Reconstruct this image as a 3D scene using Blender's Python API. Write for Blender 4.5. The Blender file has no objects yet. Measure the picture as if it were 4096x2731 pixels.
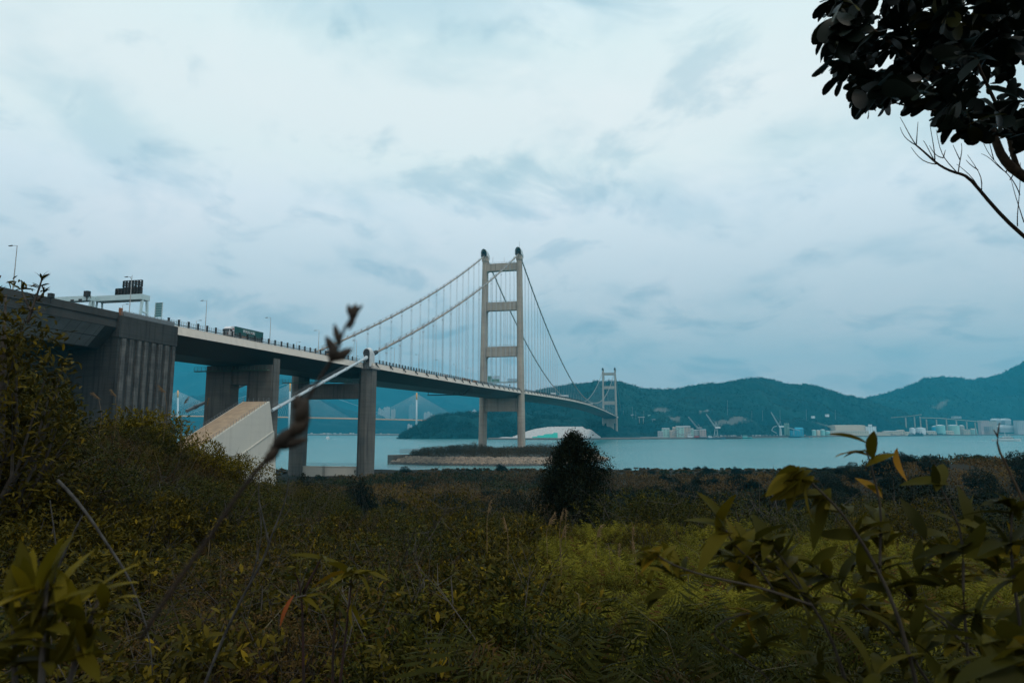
import bpy, math, random
import numpy as np
from mathutils import Vector, Matrix
random.seed(7); RNG = np.random.default_rng(7)
S = bpy.context.scene; COL = S.collection
# ---------------------------------------------------------------- camera numbers
H, YAW, PIT, F = 26.35, 0.22223, 0.13035, 2670.0
CX, LT = -157.9, 653.4            # bridge centre line, distance of the near tower
cy_, sy_ = math.cos(YAW), math.sin(YAW); cp_, sp_ = math.cos(PIT), math.sin(PIT)
def ray(px, py):
    a = (px-2048)/F; b = (1365.5-py)/F
    fw = cp_-b*sp_; z = sp_+b*cp_
    return Vector((a*cy_-fw*sy_, a*sy_+fw*cy_, z))
def ux(px, py, X): r = ray(px, py); return Vector((0,0,H))+r*(X/r.x)
def uy(px, py, Y): r = ray(px, py); return Vector((0,0,H))+r*(Y/r.y)
def uz(px, py, Z): r = ray(px, py); return Vector((0,0,H))+r*((Z-H)/r.z)
def ud(px, py, D):                 # point at forward distance D
    r = ray(px, py); fw = -r.x*sy_+r.y*cy_
    return Vector((0,0,H))+r*(D/fw)
def uv2w(u, v): return (u*cy_-v*sy_, u*sy_+v*cy_)
# ---------------------------------------------------------------- materials
MATS = {}
def nodes(m): return m.node_tree.nodes, m.node_tree.links
def mat(name, c1, c2=None, scale=0.3, rough=0.8, spec=0.3, metal=0.0, stretch=(1,1,1), detail=4, bump=0.0, coord='Object', lo=0.35, hi=0.65):
    if name in MATS: return MATS[name]
    m = bpy.data.materials.new(name); m.use_nodes = True; N, L = nodes(m)
    b = N['Principled BSDF']; b.inputs['Roughness'].default_value = rough; b.inputs['Metallic'].default_value = metal
    b.inputs['Specular IOR Level'].default_value = spec
    b.inputs['Base Color'].default_value = (*c1, 1)
    if c2 is not None:
        tc = N.new('ShaderNodeTexCoord'); mp = N.new('ShaderNodeMapping'); mp.inputs['Scale'].default_value = stretch
        L.new(tc.outputs[coord], mp.inputs[0])
        n = N.new('ShaderNodeTexNoise'); n.inputs['Scale'].default_value = scale; n.inputs['Detail'].default_value = detail
        L.new(mp.outputs[0], n.inputs['Vector'])
        r = N.new('ShaderNodeValToRGB'); r.color_ramp.elements[0].position = lo; r.color_ramp.elements[1].position = hi
        r.color_ramp.elements[0].color = (*c1,1); r.color_ramp.elements[1].color = (*c2,1)
        L.new(n.outputs['Fac'], r.inputs[0]); L.new(r.outputs[0], b.inputs['Base Color'])
        if bump:
            bp = N.new('ShaderNodeBump'); bp.inputs['Strength'].default_value = bump; bp.inputs['Distance'].default_value = 0.3
            L.new(n.outputs['Fac'], bp.inputs['Height']); L.new(bp.outputs[0], b.inputs['Normal'])
    MATS[name] = m; return m
def leafmat(name, cols, rough=0.55, trans=0.25, spec=0.25):
    m = bpy.data.materials.new(name); m.use_nodes = True; N, L = nodes(m)
    b = N['Principled BSDF']; b.inputs['Roughness'].default_value = rough; b.inputs['Specular IOR Level'].default_value = spec
    at = N.new('ShaderNodeAttribute'); at.attribute_name = 'tone'
    r = N.new('ShaderNodeValToRGB'); cr = r.color_ramp
    cr.elements[0].position = 0; cr.elements[0].color = (*cols[0],1)
    cr.elements[1].position = 1; cr.elements[1].color = (*cols[-1],1)
    for i, c in enumerate(cols[1:-1]):
        e = cr.elements.new((i+1)/(len(cols)-1)); e.color = (*c,1)
    L.new(at.outputs['Fac'], r.inputs[0]); L.new(r.outputs[0], b.inputs['Base Color'])
    t = N.new('ShaderNodeBsdfTranslucent'); L.new(r.outputs[0], t.inputs['Color'])
    mx = N.new('ShaderNodeMixShader'); mx.inputs[0].default_value = trans
    L.new(b.outputs[0], mx.inputs[1]); L.new(t.outputs[0], mx.inputs[2])
    L.new(mx.outputs[0], N['Material Output'].inputs['Surface'])
    MATS[name] = m; return m
# stained concrete with vertical streaks, made in object space
def streaky(name, base, stain, warm, sc=1.0, amount=0.5, bands=0.0):
    m = bpy.data.materials.new(name); m.use_nodes = True; N, L = nodes(m)
    b = N['Principled BSDF']; b.inputs['Roughness'].default_value = 0.85; b.inputs['Specular IOR Level'].default_value = 0.2
    tc = N.new('ShaderNodeTexCoord')
    def noise(scl, strv, det):
        mp = N.new('ShaderNodeMapping'); mp.inputs['Scale'].default_value = strv; L.new(tc.outputs['Object'], mp.inputs[0])
        n = N.new('ShaderNodeTexNoise'); n.inputs['Scale'].default_value = scl; n.inputs['Detail'].default_value = det
        L.new(mp.outputs[0], n.inputs['Vector']); return n.outputs['Fac']
    def mixc(f, a, c):
        x = N.new('ShaderNodeMix'); x.data_type = 'RGBA'; L.new(f, x.inputs['Factor'])
        if isinstance(a, tuple): x.inputs[6].default_value = (*a,1)
        else: L.new(a, x.inputs[6])
        x.inputs[7].default_value = (*c,1); return x.outputs[2]
    def ramp(f, lo, hi, mx=1.0):
        r = N.new('ShaderNodeMapRange'); r.inputs['From Min'].default_value = lo; r.inputs['From Max'].default_value = hi; r.inputs['To Max'].default_value = mx
        L.new(f, r.inputs['Value']); return r.outputs[0]
    c = mixc(ramp(noise(0.12*sc,(1,1,1),3),0.35,0.7), base, warm)
    c = mixc(ramp(noise(0.9*sc,(1,1,0.05),4),0.5,0.75,amount), c, stain)
    c = mixc(ramp(noise(0.25*sc,(0.2,0.2,6),2),0.52,0.6,0.25*amount+bands), c, stain)
    L.new(c, b.inputs['Base Color'])
    MATS[name] = m; return m
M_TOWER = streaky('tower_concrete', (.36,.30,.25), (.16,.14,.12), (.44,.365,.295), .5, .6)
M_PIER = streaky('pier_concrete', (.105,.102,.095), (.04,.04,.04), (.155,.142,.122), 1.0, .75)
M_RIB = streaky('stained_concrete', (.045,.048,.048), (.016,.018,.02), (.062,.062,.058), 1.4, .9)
M_PALE = streaky('pale_concrete', (.60,.56,.48), (.38,.35,.30), (.55,.52,.46), .7, .3)
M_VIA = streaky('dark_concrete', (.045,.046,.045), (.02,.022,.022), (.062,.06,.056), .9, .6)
M_FACIA = streaky('facia_steel', (.56,.50,.44), (.36,.33,.29), (.62,.55,.47), .6, .35)
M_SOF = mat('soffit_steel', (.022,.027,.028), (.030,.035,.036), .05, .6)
M_CAB = mat('cable_wrap', (.22,.21,.20), (.32,.27,.21), .08, .6)
M_CABP = mat('pale_cable', (.48,.55,.58), (.55,.60,.62), .2, .45)
M_HANG = mat('hanger_wire', (.34,.38,.40), (.28,.31,.33), .5, .5, .4)
M_STEEL = mat('grey_steel', (.30,.32,.33), (.24,.25,.26), .5, .5, .4)
M_DARK = mat('black_steel', (.02,.022,.025), (.035,.035,.035), 2, .6)
M_ROAD = mat('asphalt', (.05,.05,.05), (.06,.06,.06), 1)
M_HOOD = mat('hood_paint', (.62,.64,.64), (.52,.54,.54), .6, .5)
M_TEALP = mat('pale_teal_paint', (.46,.62,.64), (.52,.66,.68), .5, .5)
M_RAIL = mat('rail_steel', (.20,.22,.23))
M_CRANE = mat('crane_paint', (.40,.45,.46), (.34,.39,.40), .3, .6)
M_WOOD = mat('bark', (.035,.028,.022), (.07,.06,.05), 9, .9)
M_PTWIG = mat('pale_bark', (.060,.056,.052), (.02,.018,.016), 30, .9)
M_DTWIG = mat('dull_twig', (.022,.017,.012), (.040,.032,.022), 12, .9)
# ---------------------------------------------------------------- mesh helpers
class MB:
    def __init__(s): s.v = []; s.f = []
    def add(s, vs, fs):
        o = len(s.v); s.v += [tuple(p) for p in vs]; s.f += [tuple(i+o for i in f) for f in fs]; return s
    def box(s, x0, x1, y0, y1, z0, z1):
        return s.add([(x0,y0,z0),(x1,y0,z0),(x1,y1,z0),(x0,y1,z0),(x0,y0,z1),(x1,y0,z1),(x1,y1,z1),(x0,y1,z1)],
                     [(0,3,2,1),(4,5,6,7),(0,1,5,4),(1,2,6,5),(2,3,7,6),(3,0,4,7)])
    def loft(s, rings, cap=True):
        n = len(rings[0]); vs = [p for r in rings for p in r]; fs = []
        for k in range(len(rings)-1):
            for i in range(n):
                j = (i+1)%n; fs.append((k*n+i, k*n+j, (k+1)*n+j, (k+1)*n+i))
        if cap: fs.append(tuple(range(n-1,-1,-1))); fs.append(tuple(range((len(rings)-1)*n, len(rings)*n)))
        return s.add(vs, fs)
    def tube(s, pts, r, n=6, cap=True):
        pts = [Vector(p) for p in pts]
        if not isinstance(r, (list,tuple)): r = [r]*len(pts)
        rings = []
        for k, p in enumerate(pts):
            d = (pts[min(k+1,len(pts)-1)]-pts[max(k-1,0)]).normalized()
            a = d.cross(Vector((0,0,1)));
            if a.length < .05: a = d.cross(Vector((1,0,0)))
            a.normalize(); b = d.cross(a).normalized()
            rings.append([p+a*r[k]*math.cos(t)+b*r[k]*math.sin(t) for t in [2*math.pi*i/n for i in range(n)]])
        return s.loft(rings, cap)
    def beam(s, a, b, w, h=None):
        a = Vector(a); b = Vector(b); h = h or w
        d = (b-a).normalized(); x = d.cross(Vector((0,0,1)))
        if x.length < .05: x = Vector((1,0,0))
        x.normalize(); z = x.cross(d)
        return s.loft([[p+x*w/2*i+z*h/2*j for i,j in ((-1,-1),(1,-1),(1,1),(-1,1))] for p in (a,b)])
    def cyl(s, c, r, h, n=16, r2=None):
        r2 = r if r2 is None else r2
        return s.loft([[(c[0]+R*math.cos(2*math.pi*i/n), c[1]+R*math.sin(2*math.pi*i/n), z) for i in range(n)] for R, z in ((r,c[2]),(r2,c[2]+h))])
    def build(s, name, m, parent=None, smooth=False):
        me = bpy.data.meshes.new(name); me.from_pydata(s.v, [], s.f); me.update()
        me.materials.append(m)
        if smooth: me.shade_smooth()
        return link(name, me, parent)
def link(name, me, parent=None):
    o = bpy.data.objects.new(name, me); COL.objects.link(o)
    if parent is not None: o.parent = parent
    return o
def tag(o, label=None, cat=None, group=None, kind=None):
    if label: o['label'] = label
    if cat: o['category'] = cat
    if group: o['group'] = group
    if kind: o['kind'] = kind
    return o
def empty(name, loc=(0,0,0), label=None, cat=None, group=None):
    o = bpy.data.objects.new(name, None); COL.objects.link(o); o.location = loc; o.empty_display_size = .5
    return tag(o, label, cat, group)
# children are written in world coordinates; this shifts them under an empty at loc
def adopt(root, ob):
    l = root.location.copy()
    ob.data.transform(Matrix.Translation(-l)) ; ob.parent = root
    return ob
def part(mb, name, m, root, smooth=False, sub=None):
    o = mb.build(name, m, None, smooth)
    base = root
    while base.parent is not None: base = base.parent
    o.data.transform(Matrix.Translation(-base.location)); o.parent = root
    return o
def copy_tree(o, parent=None):
    c = o.copy(); COL.objects.link(c); c.parent = parent
    for ch in list(o.children): copy_tree(ch, c)
    return c
def npmesh(name, V, Fq, m, tone=None, parent=None, smooth=False):
    V = np.asarray(V, dtype=np.float32); Fq = np.asarray(Fq, dtype=np.int32); k = Fq.shape[1]
    me = bpy.data.meshes.new(name)
    me.vertices.add(len(V)); me.vertices.foreach_set('co', V.ravel())
    me.loops.add(Fq.size); me.loops.foreach_set('vertex_index', Fq.ravel())
    me.polygons.add(len(Fq)); me.polygons.foreach_set('loop_start', np.arange(0, Fq.size, k, dtype=np.int32))
    me.polygons.foreach_set('loop_total', np.full(len(Fq), k, dtype=np.int32))
    me.update(calc_edges=True)
    if tone is not None:
        a = me.attributes.new('tone', 'FLOAT', 'POINT'); a.data.foreach_set('value', np.asarray(tone, dtype=np.float32))
    me.materials.append(m)
    if smooth: me.shade_smooth()
    return link(name, me, parent)
# value noise
_G = np.random.default_rng(3).random((256,256))
def vnoise(x, y):
    x = np.asarray(x, float); y = np.asarray(y, float)
    xi = np.floor(x).astype(int); yi = np.floor(y).astype(int); xf = x-xi; yf = y-yi
    xf = xf*xf*(3-2*xf); yf = yf*yf*(3-2*yf)
    g = lambda a, b: _G[a%256, b%256]
    return (g(xi,yi)*(1-xf)+g(xi+1,yi)*xf)*(1-yf)+(g(xi,yi+1)*(1-xf)+g(xi+1,yi+1)*xf)*yf
def fbm(x, y, o=4):
    s = 0; a = .5; t = 0
    for k in range(o): s = s+a*vnoise(x*2**k+17*k, y*2**k+9*k); t += a; a *= .5
    return s/t
# leaves: template rows (t, half width) folded along the midrib, curled down
LEAF_T = {'card': [(0,0),(.5,1),(1,0)], 'leaf': [(0,.08),(.25,.75),(.55,1),(.82,.62),(1,0.03)], 'round': [(0,.05),(.15,.28),(.35,.62),(.58,.93),(.78,1),(.92,.78),(1,.3)], 'fine': [(0,.06),(.12,.45),(.28,.82),(.48,1),(.68,.9),(.85,.55),(1,.02)]}
def norm(a): return a/np.maximum(np.linalg.norm(a, axis=-1, keepdims=True), 1e-9)
def leaves(P, D, Lh, Wd, tone, rng, kind='leaf', curl=.25, fold=.25, up=None):
    n = len(P); P = np.asarray(P,float); D = norm(np.asarray(D,float))
    upv = np.array([0,0,1.0]) if up is None else up
    R = rng.normal(0, .45, (n,3)); A = norm(np.cross(D, upv+R)); Nn = np.cross(A, D)
    Lh = np.broadcast_to(Lh, (n,)); Wd = np.broadcast_to(Wd, (n,)); tone = np.broadcast_to(tone, (n,))
    if kind == 'card':
        V = np.stack([P, P+D*(Lh*.5)[:,None]-A*(Wd*.5)[:,None]-Nn*(Lh*curl*.1)[:,None], P+D*Lh[:,None]-Nn*(Lh*curl*.6)[:,None], P+D*(Lh*.5)[:,None]+A*(Wd*.5)[:,None]-Nn*(Lh*curl*.1)[:,None]], 1)
        Fq = np.arange(n*4).reshape(n,4)
        return V.reshape(-1,3), Fq, np.repeat(tone, 4)
    T = LEAF_T[kind]; rows = len(T); V = np.zeros((n, rows*3, 3)); cv = curl*(0.5+rng.random(n))
    for k, (t, w) in enumerate(T):
        mid = P+D*(Lh*t)[:,None]-Nn*(Lh*cv*t*t)[:,None]
        lift = Nn*(Wd*.5*w*fold)[:,None]; side = A*(Wd*.5*w)[:,None]
        V[:,k*3] = mid-side+lift; V[:,k*3+1] = mid; V[:,k*3+2] = mid+side+lift
    f = []
    for k in range(rows-1):
        a = k*3; f += [(a,a+1,a+4,a+3),(a+1,a+2,a+5,a+4)]
    f = np.array(f); Fq = (np.arange(n)[:,None,None]*(rows*3)+f[None]).reshape(-1,4)
    return V.reshape(-1,3), Fq, np.repeat(tone, rows*3)
def merge(parts):
    V = []; Fq = []; T = []; o = 0
    for v, f, t in parts: V.append(v); Fq.append(f+o); T.append(t); o += len(v)
    return np.concatenate(V), np.concatenate(Fq), np.concatenate(T)
# ---------------------------------------------------------------- foliage materials
L_OLIVE = leafmat('olive_leaves', [(.014,.014,.004),(.038,.032,.005),(.095,.068,.006),(.24,.15,.008)], .65, .25, .05)
L_GREEN = leafmat('green_leaves', [(.009,.013,.006),(.022,.026,.006),(.058,.052,.007),(.16,.12,.009)], .65, .25, .05)
L_DARK = leafmat('dark_leaves', [(.004,.007,.005),(.009,.013,.006),(.024,.027,.008)], .65, .12, .05)
L_BROWN = leafmat('brown_leaves', [(.026,.017,.008),(.058,.036,.013),(.092,.053,.015),(.11,.075,.016)], .7, .2, .04)
L_FERN = leafmat('fern_fronds', [(.080,.042,.012),(.060,.056,.009),(.110,.100,.013),(.160,.140,.016),(.22,.18,.022)], .75, .3, .03)
L_MAG = leafmat('glossy_leaves', [(.003,.006,.005),(.005,.010,.007),(.008,.012,.006),(.050,.045,.004)], .45, .12, .14)
L_BIG = leafmat('laurel_leaves', [(.020,.020,.003),(.050,.044,.004),(.100,.074,.005),(.22,.10,.008)], .6, .3, .06)
L_YEL = leafmat('yellow_leaves', [(.030,.026,.003),(.075,.060,.004),(.15,.11,.006),(.26,.17,.008)], .6, .3, .05)
L_RED = leafmat('rusty_leaf', [(.20,.045,.008),(.26,.065,.012)], .5, .3, .1)
L_HILL = leafmat('distant_woods', [(.001,.018,.022),(.006,.034,.032),(.028,.048,.032)], .9, 0, .05)
M_PLUME = mat('grass_plume', (.16,.10,.05), (.20,.13,.06), 20)
M_TWIG = mat('dark_twig', (.02,.014,.01), (.06,.04,.02), 40, .8)
# ---------------------------------------------------------------- ground, water
BV = np.array([-50,0,4,15,30,60,100,200,300,400,432,470,900]); BZ = np.array([-1.5,-1.65,-1.85,-2.7,-6.0,-10.5,-14.6,-19.6,-22.2,-23.9,-25.6,-31,-40.0])
SILP = [(-400,1100),(0,1150),(200,1560),(240,1625),(400,1655),(470,1640),(560,1620),(640,1640),(740,1705),(800,1722),(900,1770),(1000,1835),(1100,1890),(1150,1900),(1500,1890),(2000,1885),(2450,1893),(3350,1893),(3450,1850),(3600,1822),(4096,1812),(4600,1810)]
SR = np.array([(p[0]-2048)/F/cp_ for p in SILP]); SE = np.array([(1715.5-p[1])/F for p in SILP])
def ground_z(x, y):
    x = np.asarray(x,float); y = np.asarray(y,float)
    u = x*cy_+y*sy_; v = -x*sy_+y*cy_
    z = np.interp(v+6*(fbm(u/40+5,v/40,2)-.5)*np.clip(v/60,0,1), BV, BZ)
    z = z+5.6*np.clip((-u-5)/10,0,1.0)*np.exp(-((v-22)/16)**2)*np.clip(v/6,0,1)-.5*np.exp(-((v-21)/3.0)**2)*(u>-6)
    z = z+9.5*np.exp(-((u-115)/50)**2-((v-170)/75)**2)
    z = z+(fbm(x/9,y/9,3)-.5)*np.clip(np.hypot(x,y)/12,0.1,1.6)
    z = z+(fbm(x/16+50,y/16,2)-.5)*3.4*np.clip((v-22)/14,0,1)*np.clip((260-v)/120,0,1)
    vv = np.maximum(v,1.0); lim = np.interp(u/vv,SR,SE)*vv-.75-.02*vv; z = np.where((v>9)&(u<-1)&(u/vv<-.33)&(v<70), np.minimum(z,lim), z)
    return H+z
def far_z(x, y): return 0
nr, na = 150, 260
rr = np.concatenate([[0.0], np.geomspace(.6, 760, nr-1)]); aa = np.linspace(0, 2*np.pi, na, endpoint=False)
RR, AA = np.meshgrid(rr, aa, indexing='ij'); gx = RR*np.cos(AA); gy = RR*np.sin(AA); gz = ground_z(gx, gy)
V = np.stack([gx,gy,gz],-1).reshape(-1,3); I = np.arange(nr*na).reshape(nr,na)
Fq = np.stack([I[:-1], I[1:], np.roll(I,-1,1)[1:], np.roll(I,-1,1)[:-1]], -1).reshape(-1,4)
M_GROUND = mat('earth', (.010,.009,.006), (.024,.019,.010), 1.5, .95, .1)
g = npmesh('ground', V, Fq, M_GROUND, smooth=True); tag(g, kind='structure')
# water
m = bpy.data.materials.new('sea_water'); m.use_nodes = True; N, L = nodes(m); b = N['Principled BSDF']
b.inputs['Base Color'].default_value = (.035,.235,.27,1); b.inputs['Roughness'].default_value = .22; b.inputs['IOR'].default_value = 1.33
b.inputs['Specular Tint'].default_value = (.62,.97,.95,1)
tc = N.new('ShaderNodeTexCoord'); mp = N.new('ShaderNodeMapping'); mp.inputs['Scale'].default_value = (1,1,1); L.new(tc.outputs['Object'], mp.inputs[0])
n1 = N.new('ShaderNodeTexNoise'); n1.inputs['Scale'].default_value = .22; n1.inputs['Detail'].default_value = 6; n1.inputs['Roughness'].default_value = .65; L.new(mp.outputs[0], n1.inputs['Vector'])
bp = N.new('ShaderNodeBump'); bp.inputs['Strength'].default_value = .6; bp.inputs['Distance'].default_value = .5; L.new(n1.outputs['Fac'], bp.inputs['Height']); L.new(bp.outputs[0], b.inputs['Normal'])
n2 = N.new('ShaderNodeTexNoise'); n2.inputs['Scale'].default_value = .006; n2.inputs['Detail'].default_value = 3; L.new(mp.outputs[0], n2.inputs['Vector'])
r = N.new('ShaderNodeValToRGB'); r.color_ramp.elements[0].position=.35; r.color_ramp.elements[1].position=.65
r.color_ramp.elements[0].color=(.045,.19,.20,1); r.color_ramp.elements[1].color=(.065,.235,.24,1); L.new(n2.outputs['Fac'], r.inputs[0]); L.new(r.outputs[0], b.inputs['Base Color'])
M_WATER = m
o = MB().add([(-9000,-1500,0),(9000,-1500,0),(9000,9500,0),(-9000,9500,0)], [(0,1,2,3)]).build('sea', M_WATER); tag(o, kind='structure')
# ---------------------------------------------------------------- far hills
def hillmat(name, c1, c2, c3, sc=.004):
    m = bpy.data.materials.new(name); m.use_nodes = True; N, L = nodes(m); b = N['Principled BSDF']; b.inputs['Roughness'].default_value = .95; b.inputs['Specular IOR Level'].default_value = .1
    tc = N.new('ShaderNodeTexCoord')
    n = N.new('ShaderNodeTexNoise'); n.inputs['Scale'].default_value = sc; n.inputs['Detail'].default_value = 8; n.inputs['Roughness'].default_value = .7; L.new(tc.outputs['Object'], n.inputs['Vector'])
    r = N.new('ShaderNodeValToRGB'); r.color_ramp.elements[0].position=.4; r.color_ramp.elements[1].position=.66
    r.color_ramp.elements[0].color=(*c1,1); r.color_ramp.elements[1].color=(*c2,1); L.new(n.outputs['Fac'], r.inputs[0])
    at = N.new('ShaderNodeAttribute'); at.attribute_name = 'tone'
    x = N.new('ShaderNodeMix'); x.data_type='RGBA'; L.new(at.outputs['Fac'], x.inputs['Factor']); L.new(r.outputs[0], x.inputs[6]); x.inputs[7].default_value=(*c3,1)
    L.new(x.outputs[2], b.inputs['Base Color'])
    return m
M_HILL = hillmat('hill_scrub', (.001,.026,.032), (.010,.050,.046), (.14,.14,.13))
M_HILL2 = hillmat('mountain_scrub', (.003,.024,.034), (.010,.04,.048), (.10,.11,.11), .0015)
HILLV = {}
def ridge(name, sky, Df, Dc, rough=3.0, rows=60, cols=420, back=900, mt=None, gully=30, bench=None, scars=(), label=None):
    px = np.array([p[0] for p in sky],float); py = np.array([p[1] for p in sky],float)
    X = np.linspace(px[0], px[-1], cols); Y = np.interp(X, px, py)+(fbm(X/22,X*0+Dc[0][1]/100,3)-.5)*11
    t = np.concatenate([np.linspace(0,1,rows), 1+np.linspace(0,1,14)[1:]]); V = np.zeros((len(t), cols, 3)); tone = np.zeros((len(t), cols))
    for j in range(cols):
        D1 = np.interp(X[j], [p[0] for p in Dc], [p[1] for p in Dc]); D0 = np.interp(X[j], [p[0] for p in Df], [p[1] for p in Df])
        c = ud(X[j], Y[j], D1); f = ud(X[j], 1716, D0); zc = c.z
        for i, tt in enumerate(t):
            if tt <= 1:
                x = f.x+(c.x-f.x)*tt; y = f.y+(c.y-f.y)*tt
                z = zc*(0.10*min(1,tt*14)+.90*(1.5*tt-.5*tt**3)) if bench is None else zc*np.interp(tt, bench[0], bench[1])
                z = z+(0 if tt>0 else -2)
            else:
                s = (tt-1); dx = c.x-f.x; dy = c.y-f.y; l = math.hypot(dx,dy); x = c.x+dx/l*back*s; y = c.y+dy/l*back*s; z = zc*(1-s**1.5)-6*s
            V[i,j] = (x,y,z)
    env = np.clip(np.minimum(t*6, 1), 0, 1)[:,None]*np.clip(1-np.abs(t-1)*0,0,1)[:,None]
    gl = (np.abs(fbm(V[...,0]/(gully*6), V[...,1]/(gully*6), 4)-.5)*2-.25)*gully*np.clip(4*t*(1-t),0,1)[:,None]*2.4
    rg = (fbm(V[...,0]/16, V[...,1]/16, 2)-.5)*rough*2+RNG.normal(0, rough*.35, V.shape[:2])
    V[...,2] += (gl+rg)*env; V[...,2] = np.maximum(V[...,2], -2)
    for (sx, sv, wx, wv, ang) in scars:         # bare earth scars on the slope
        ii, jj = np.meshgrid(t, X, indexing='ij'); dx = (jj-sx)/wx; dv = (ii-sv)/wv
        a = dx*math.cos(ang)+dv*math.sin(ang); bb = -dx*math.sin(ang)+dv*math.cos(ang)
        tone = np.maximum(tone, np.clip(1.6-1.6*np.sqrt(a*a+bb*bb*3)+(fbm(jj/7,ii*40,3)-.5)*1.8, 0, .8))
    I = np.arange(len(t)*cols).reshape(len(t),cols)
    Fq = np.stack([I[:-1,:-1], I[:-1,1:], I[1:,1:], I[1:,:-1]], -1).reshape(-1,4)
    HILLV[len(HILLV)] = (V.copy(), t, tone)
    o = npmesh(name, V.reshape(-1,3), Fq, mt or M_HILL, tone.ravel(), smooth=False); tag(o, kind='structure'); return o
sky1 = [(1960,1640),(2050,1600),(2120,1572),(2200,1550),(2300,1537),(2400,1532),(2440,1524),(2480,1527),(2560,1552),(2650,1557),(2730,1551),(2800,1537),(2900,1532),(2960,1517),(3040,1509),(3090,1517),(3140,1535),(3200,1537),(3260,1540),(3300,1552),(3380,1580),(3450,1592),(3520,1620),(3620,1660),(3720,1700),(3800,1714)]
bt = [[0,.12,.16,.34,.40,.55,.8,1],[0,.10,.16,.24,.42,.62,.88,1]]
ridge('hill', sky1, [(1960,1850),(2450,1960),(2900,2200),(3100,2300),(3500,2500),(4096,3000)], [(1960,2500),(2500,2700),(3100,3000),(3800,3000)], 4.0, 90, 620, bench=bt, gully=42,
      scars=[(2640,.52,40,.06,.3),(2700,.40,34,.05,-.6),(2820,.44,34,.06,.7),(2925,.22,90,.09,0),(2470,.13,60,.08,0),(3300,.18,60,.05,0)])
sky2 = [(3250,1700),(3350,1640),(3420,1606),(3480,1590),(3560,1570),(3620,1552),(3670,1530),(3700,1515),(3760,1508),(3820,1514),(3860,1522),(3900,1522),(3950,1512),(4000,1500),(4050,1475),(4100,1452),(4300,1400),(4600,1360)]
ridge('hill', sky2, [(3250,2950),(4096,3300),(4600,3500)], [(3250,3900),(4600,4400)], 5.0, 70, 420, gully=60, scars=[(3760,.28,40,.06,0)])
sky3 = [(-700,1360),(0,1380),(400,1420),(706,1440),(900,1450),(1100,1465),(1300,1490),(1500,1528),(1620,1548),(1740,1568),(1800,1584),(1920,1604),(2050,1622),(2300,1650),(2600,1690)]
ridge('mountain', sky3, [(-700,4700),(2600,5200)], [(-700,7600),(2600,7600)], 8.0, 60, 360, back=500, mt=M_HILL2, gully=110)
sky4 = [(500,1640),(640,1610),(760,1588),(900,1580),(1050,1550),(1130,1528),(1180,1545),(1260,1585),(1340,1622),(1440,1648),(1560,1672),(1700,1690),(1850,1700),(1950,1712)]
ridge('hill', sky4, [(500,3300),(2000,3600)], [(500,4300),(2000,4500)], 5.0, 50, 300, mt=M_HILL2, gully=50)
# wooded headland behind the near tower, with its own clumpy crowns
sky5 = [(1585,1752),(1600,1745),(1640,1722),(1680,1697),(1720,1672),(1760,1663),(1810,1656),(1870,1652),(1940,1655),(2020,1660),(2120,1664),(2240,1672),(2360,1684),(2440,1700),(2560,1720)]
ridge('headland', sky5, [(1585,1800),(2560,1900)], [(1585,1900),(1800,2020),(2560,2150)], 3.0, 60, 340, back=260, gully=14)
# reclaimed flat land along the far shore
def poly_slab(name, pts, z0, z1, m, label=None, cat=None, kind=None):
    n = len(pts); mb = MB(); mb.loft([[(p[0],p[1],z) for p in pts] for z in (z0,z1)])
    o = mb.build(name, m); tag(o, label, cat, kind=kind); return o
M_LAND = mat('bare_shore', (.10,.085,.075), (.17,.14,.125), .02, .95)
sh = [(1950,1757.5),(2200,1758.5),(2500,1757),(2800,1755),(3100,1750),(3300,1747)]
front = [uz(x, y, 0) for x, y in sh]; fr = [(p.x,p.y) for p in front]
bk = [(p.x+ (-sy_)*700, p.y+cy_*700) for p in front][::-1]
poly_slab('shore', fr+bk, -3, 3.0, M_LAND, kind='structure')
sh = [(3300,1746.5),(3500,1745),(3700,1742.5),(3900,1740.5),(4096,1740),(4400,1739)]
front = [uz(x, y, 0) for x, y in sh]; fr = [(p.x,p.y) for p in front]
bk = [(p.x-sy_*1200, p.y+cy_*1200) for p in front][::-1]
poly_slab('shore', fr+bk, -3, 3.5, M_LAND, kind='structure')
# ---------------------------------------------------------------- the bridge
RX, LX = CX+20.5, CX-20.5
prof = [(40,57.2),(149,57.3),(171,56.8),(223,57.5),(258,57.9),(298,58.6),(330,58.7),(368,59.0),(462,60.6),(640,64.0),(676,64.7),(924,70.2),(1100,72.6),(1300,73.6),(1556,71.9),(1800,68.9),(1990,65.7),(2200,61)]
PY = np.array([p[0] for p in prof]); PZ = np.array([p[1] for p in prof])
_ys = np.linspace(40,2200,400); _c = np.polyfit(_ys[_ys>160], np.interp(_ys[_ys>160], PY, PZ), 6)
def zt(y): return float(np.polyval(_c, y)) if y > 166 else 56.3+ (float(np.polyval(_c,166))-56.3)*max(0,(y-100)/66)
def hw(y): return 16.0 if y <= 300.5 else 20.2      # the suspended deck is wider than the approach
bridge = empty('suspension_bridge', (CX, LT, 0), 'long grey suspension bridge with twin-legged concrete towers crossing the water', 'bridge')
def bpart(mb, name, m, parent=None, smooth=False):
    return part(mb, name, m, parent if parent is not None else bridge, smooth)
Ys = [165.8]+list(np.arange(180, 300, 12))+[300.4,300.6]+list(np.arange(312, 2110, 12))
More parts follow.
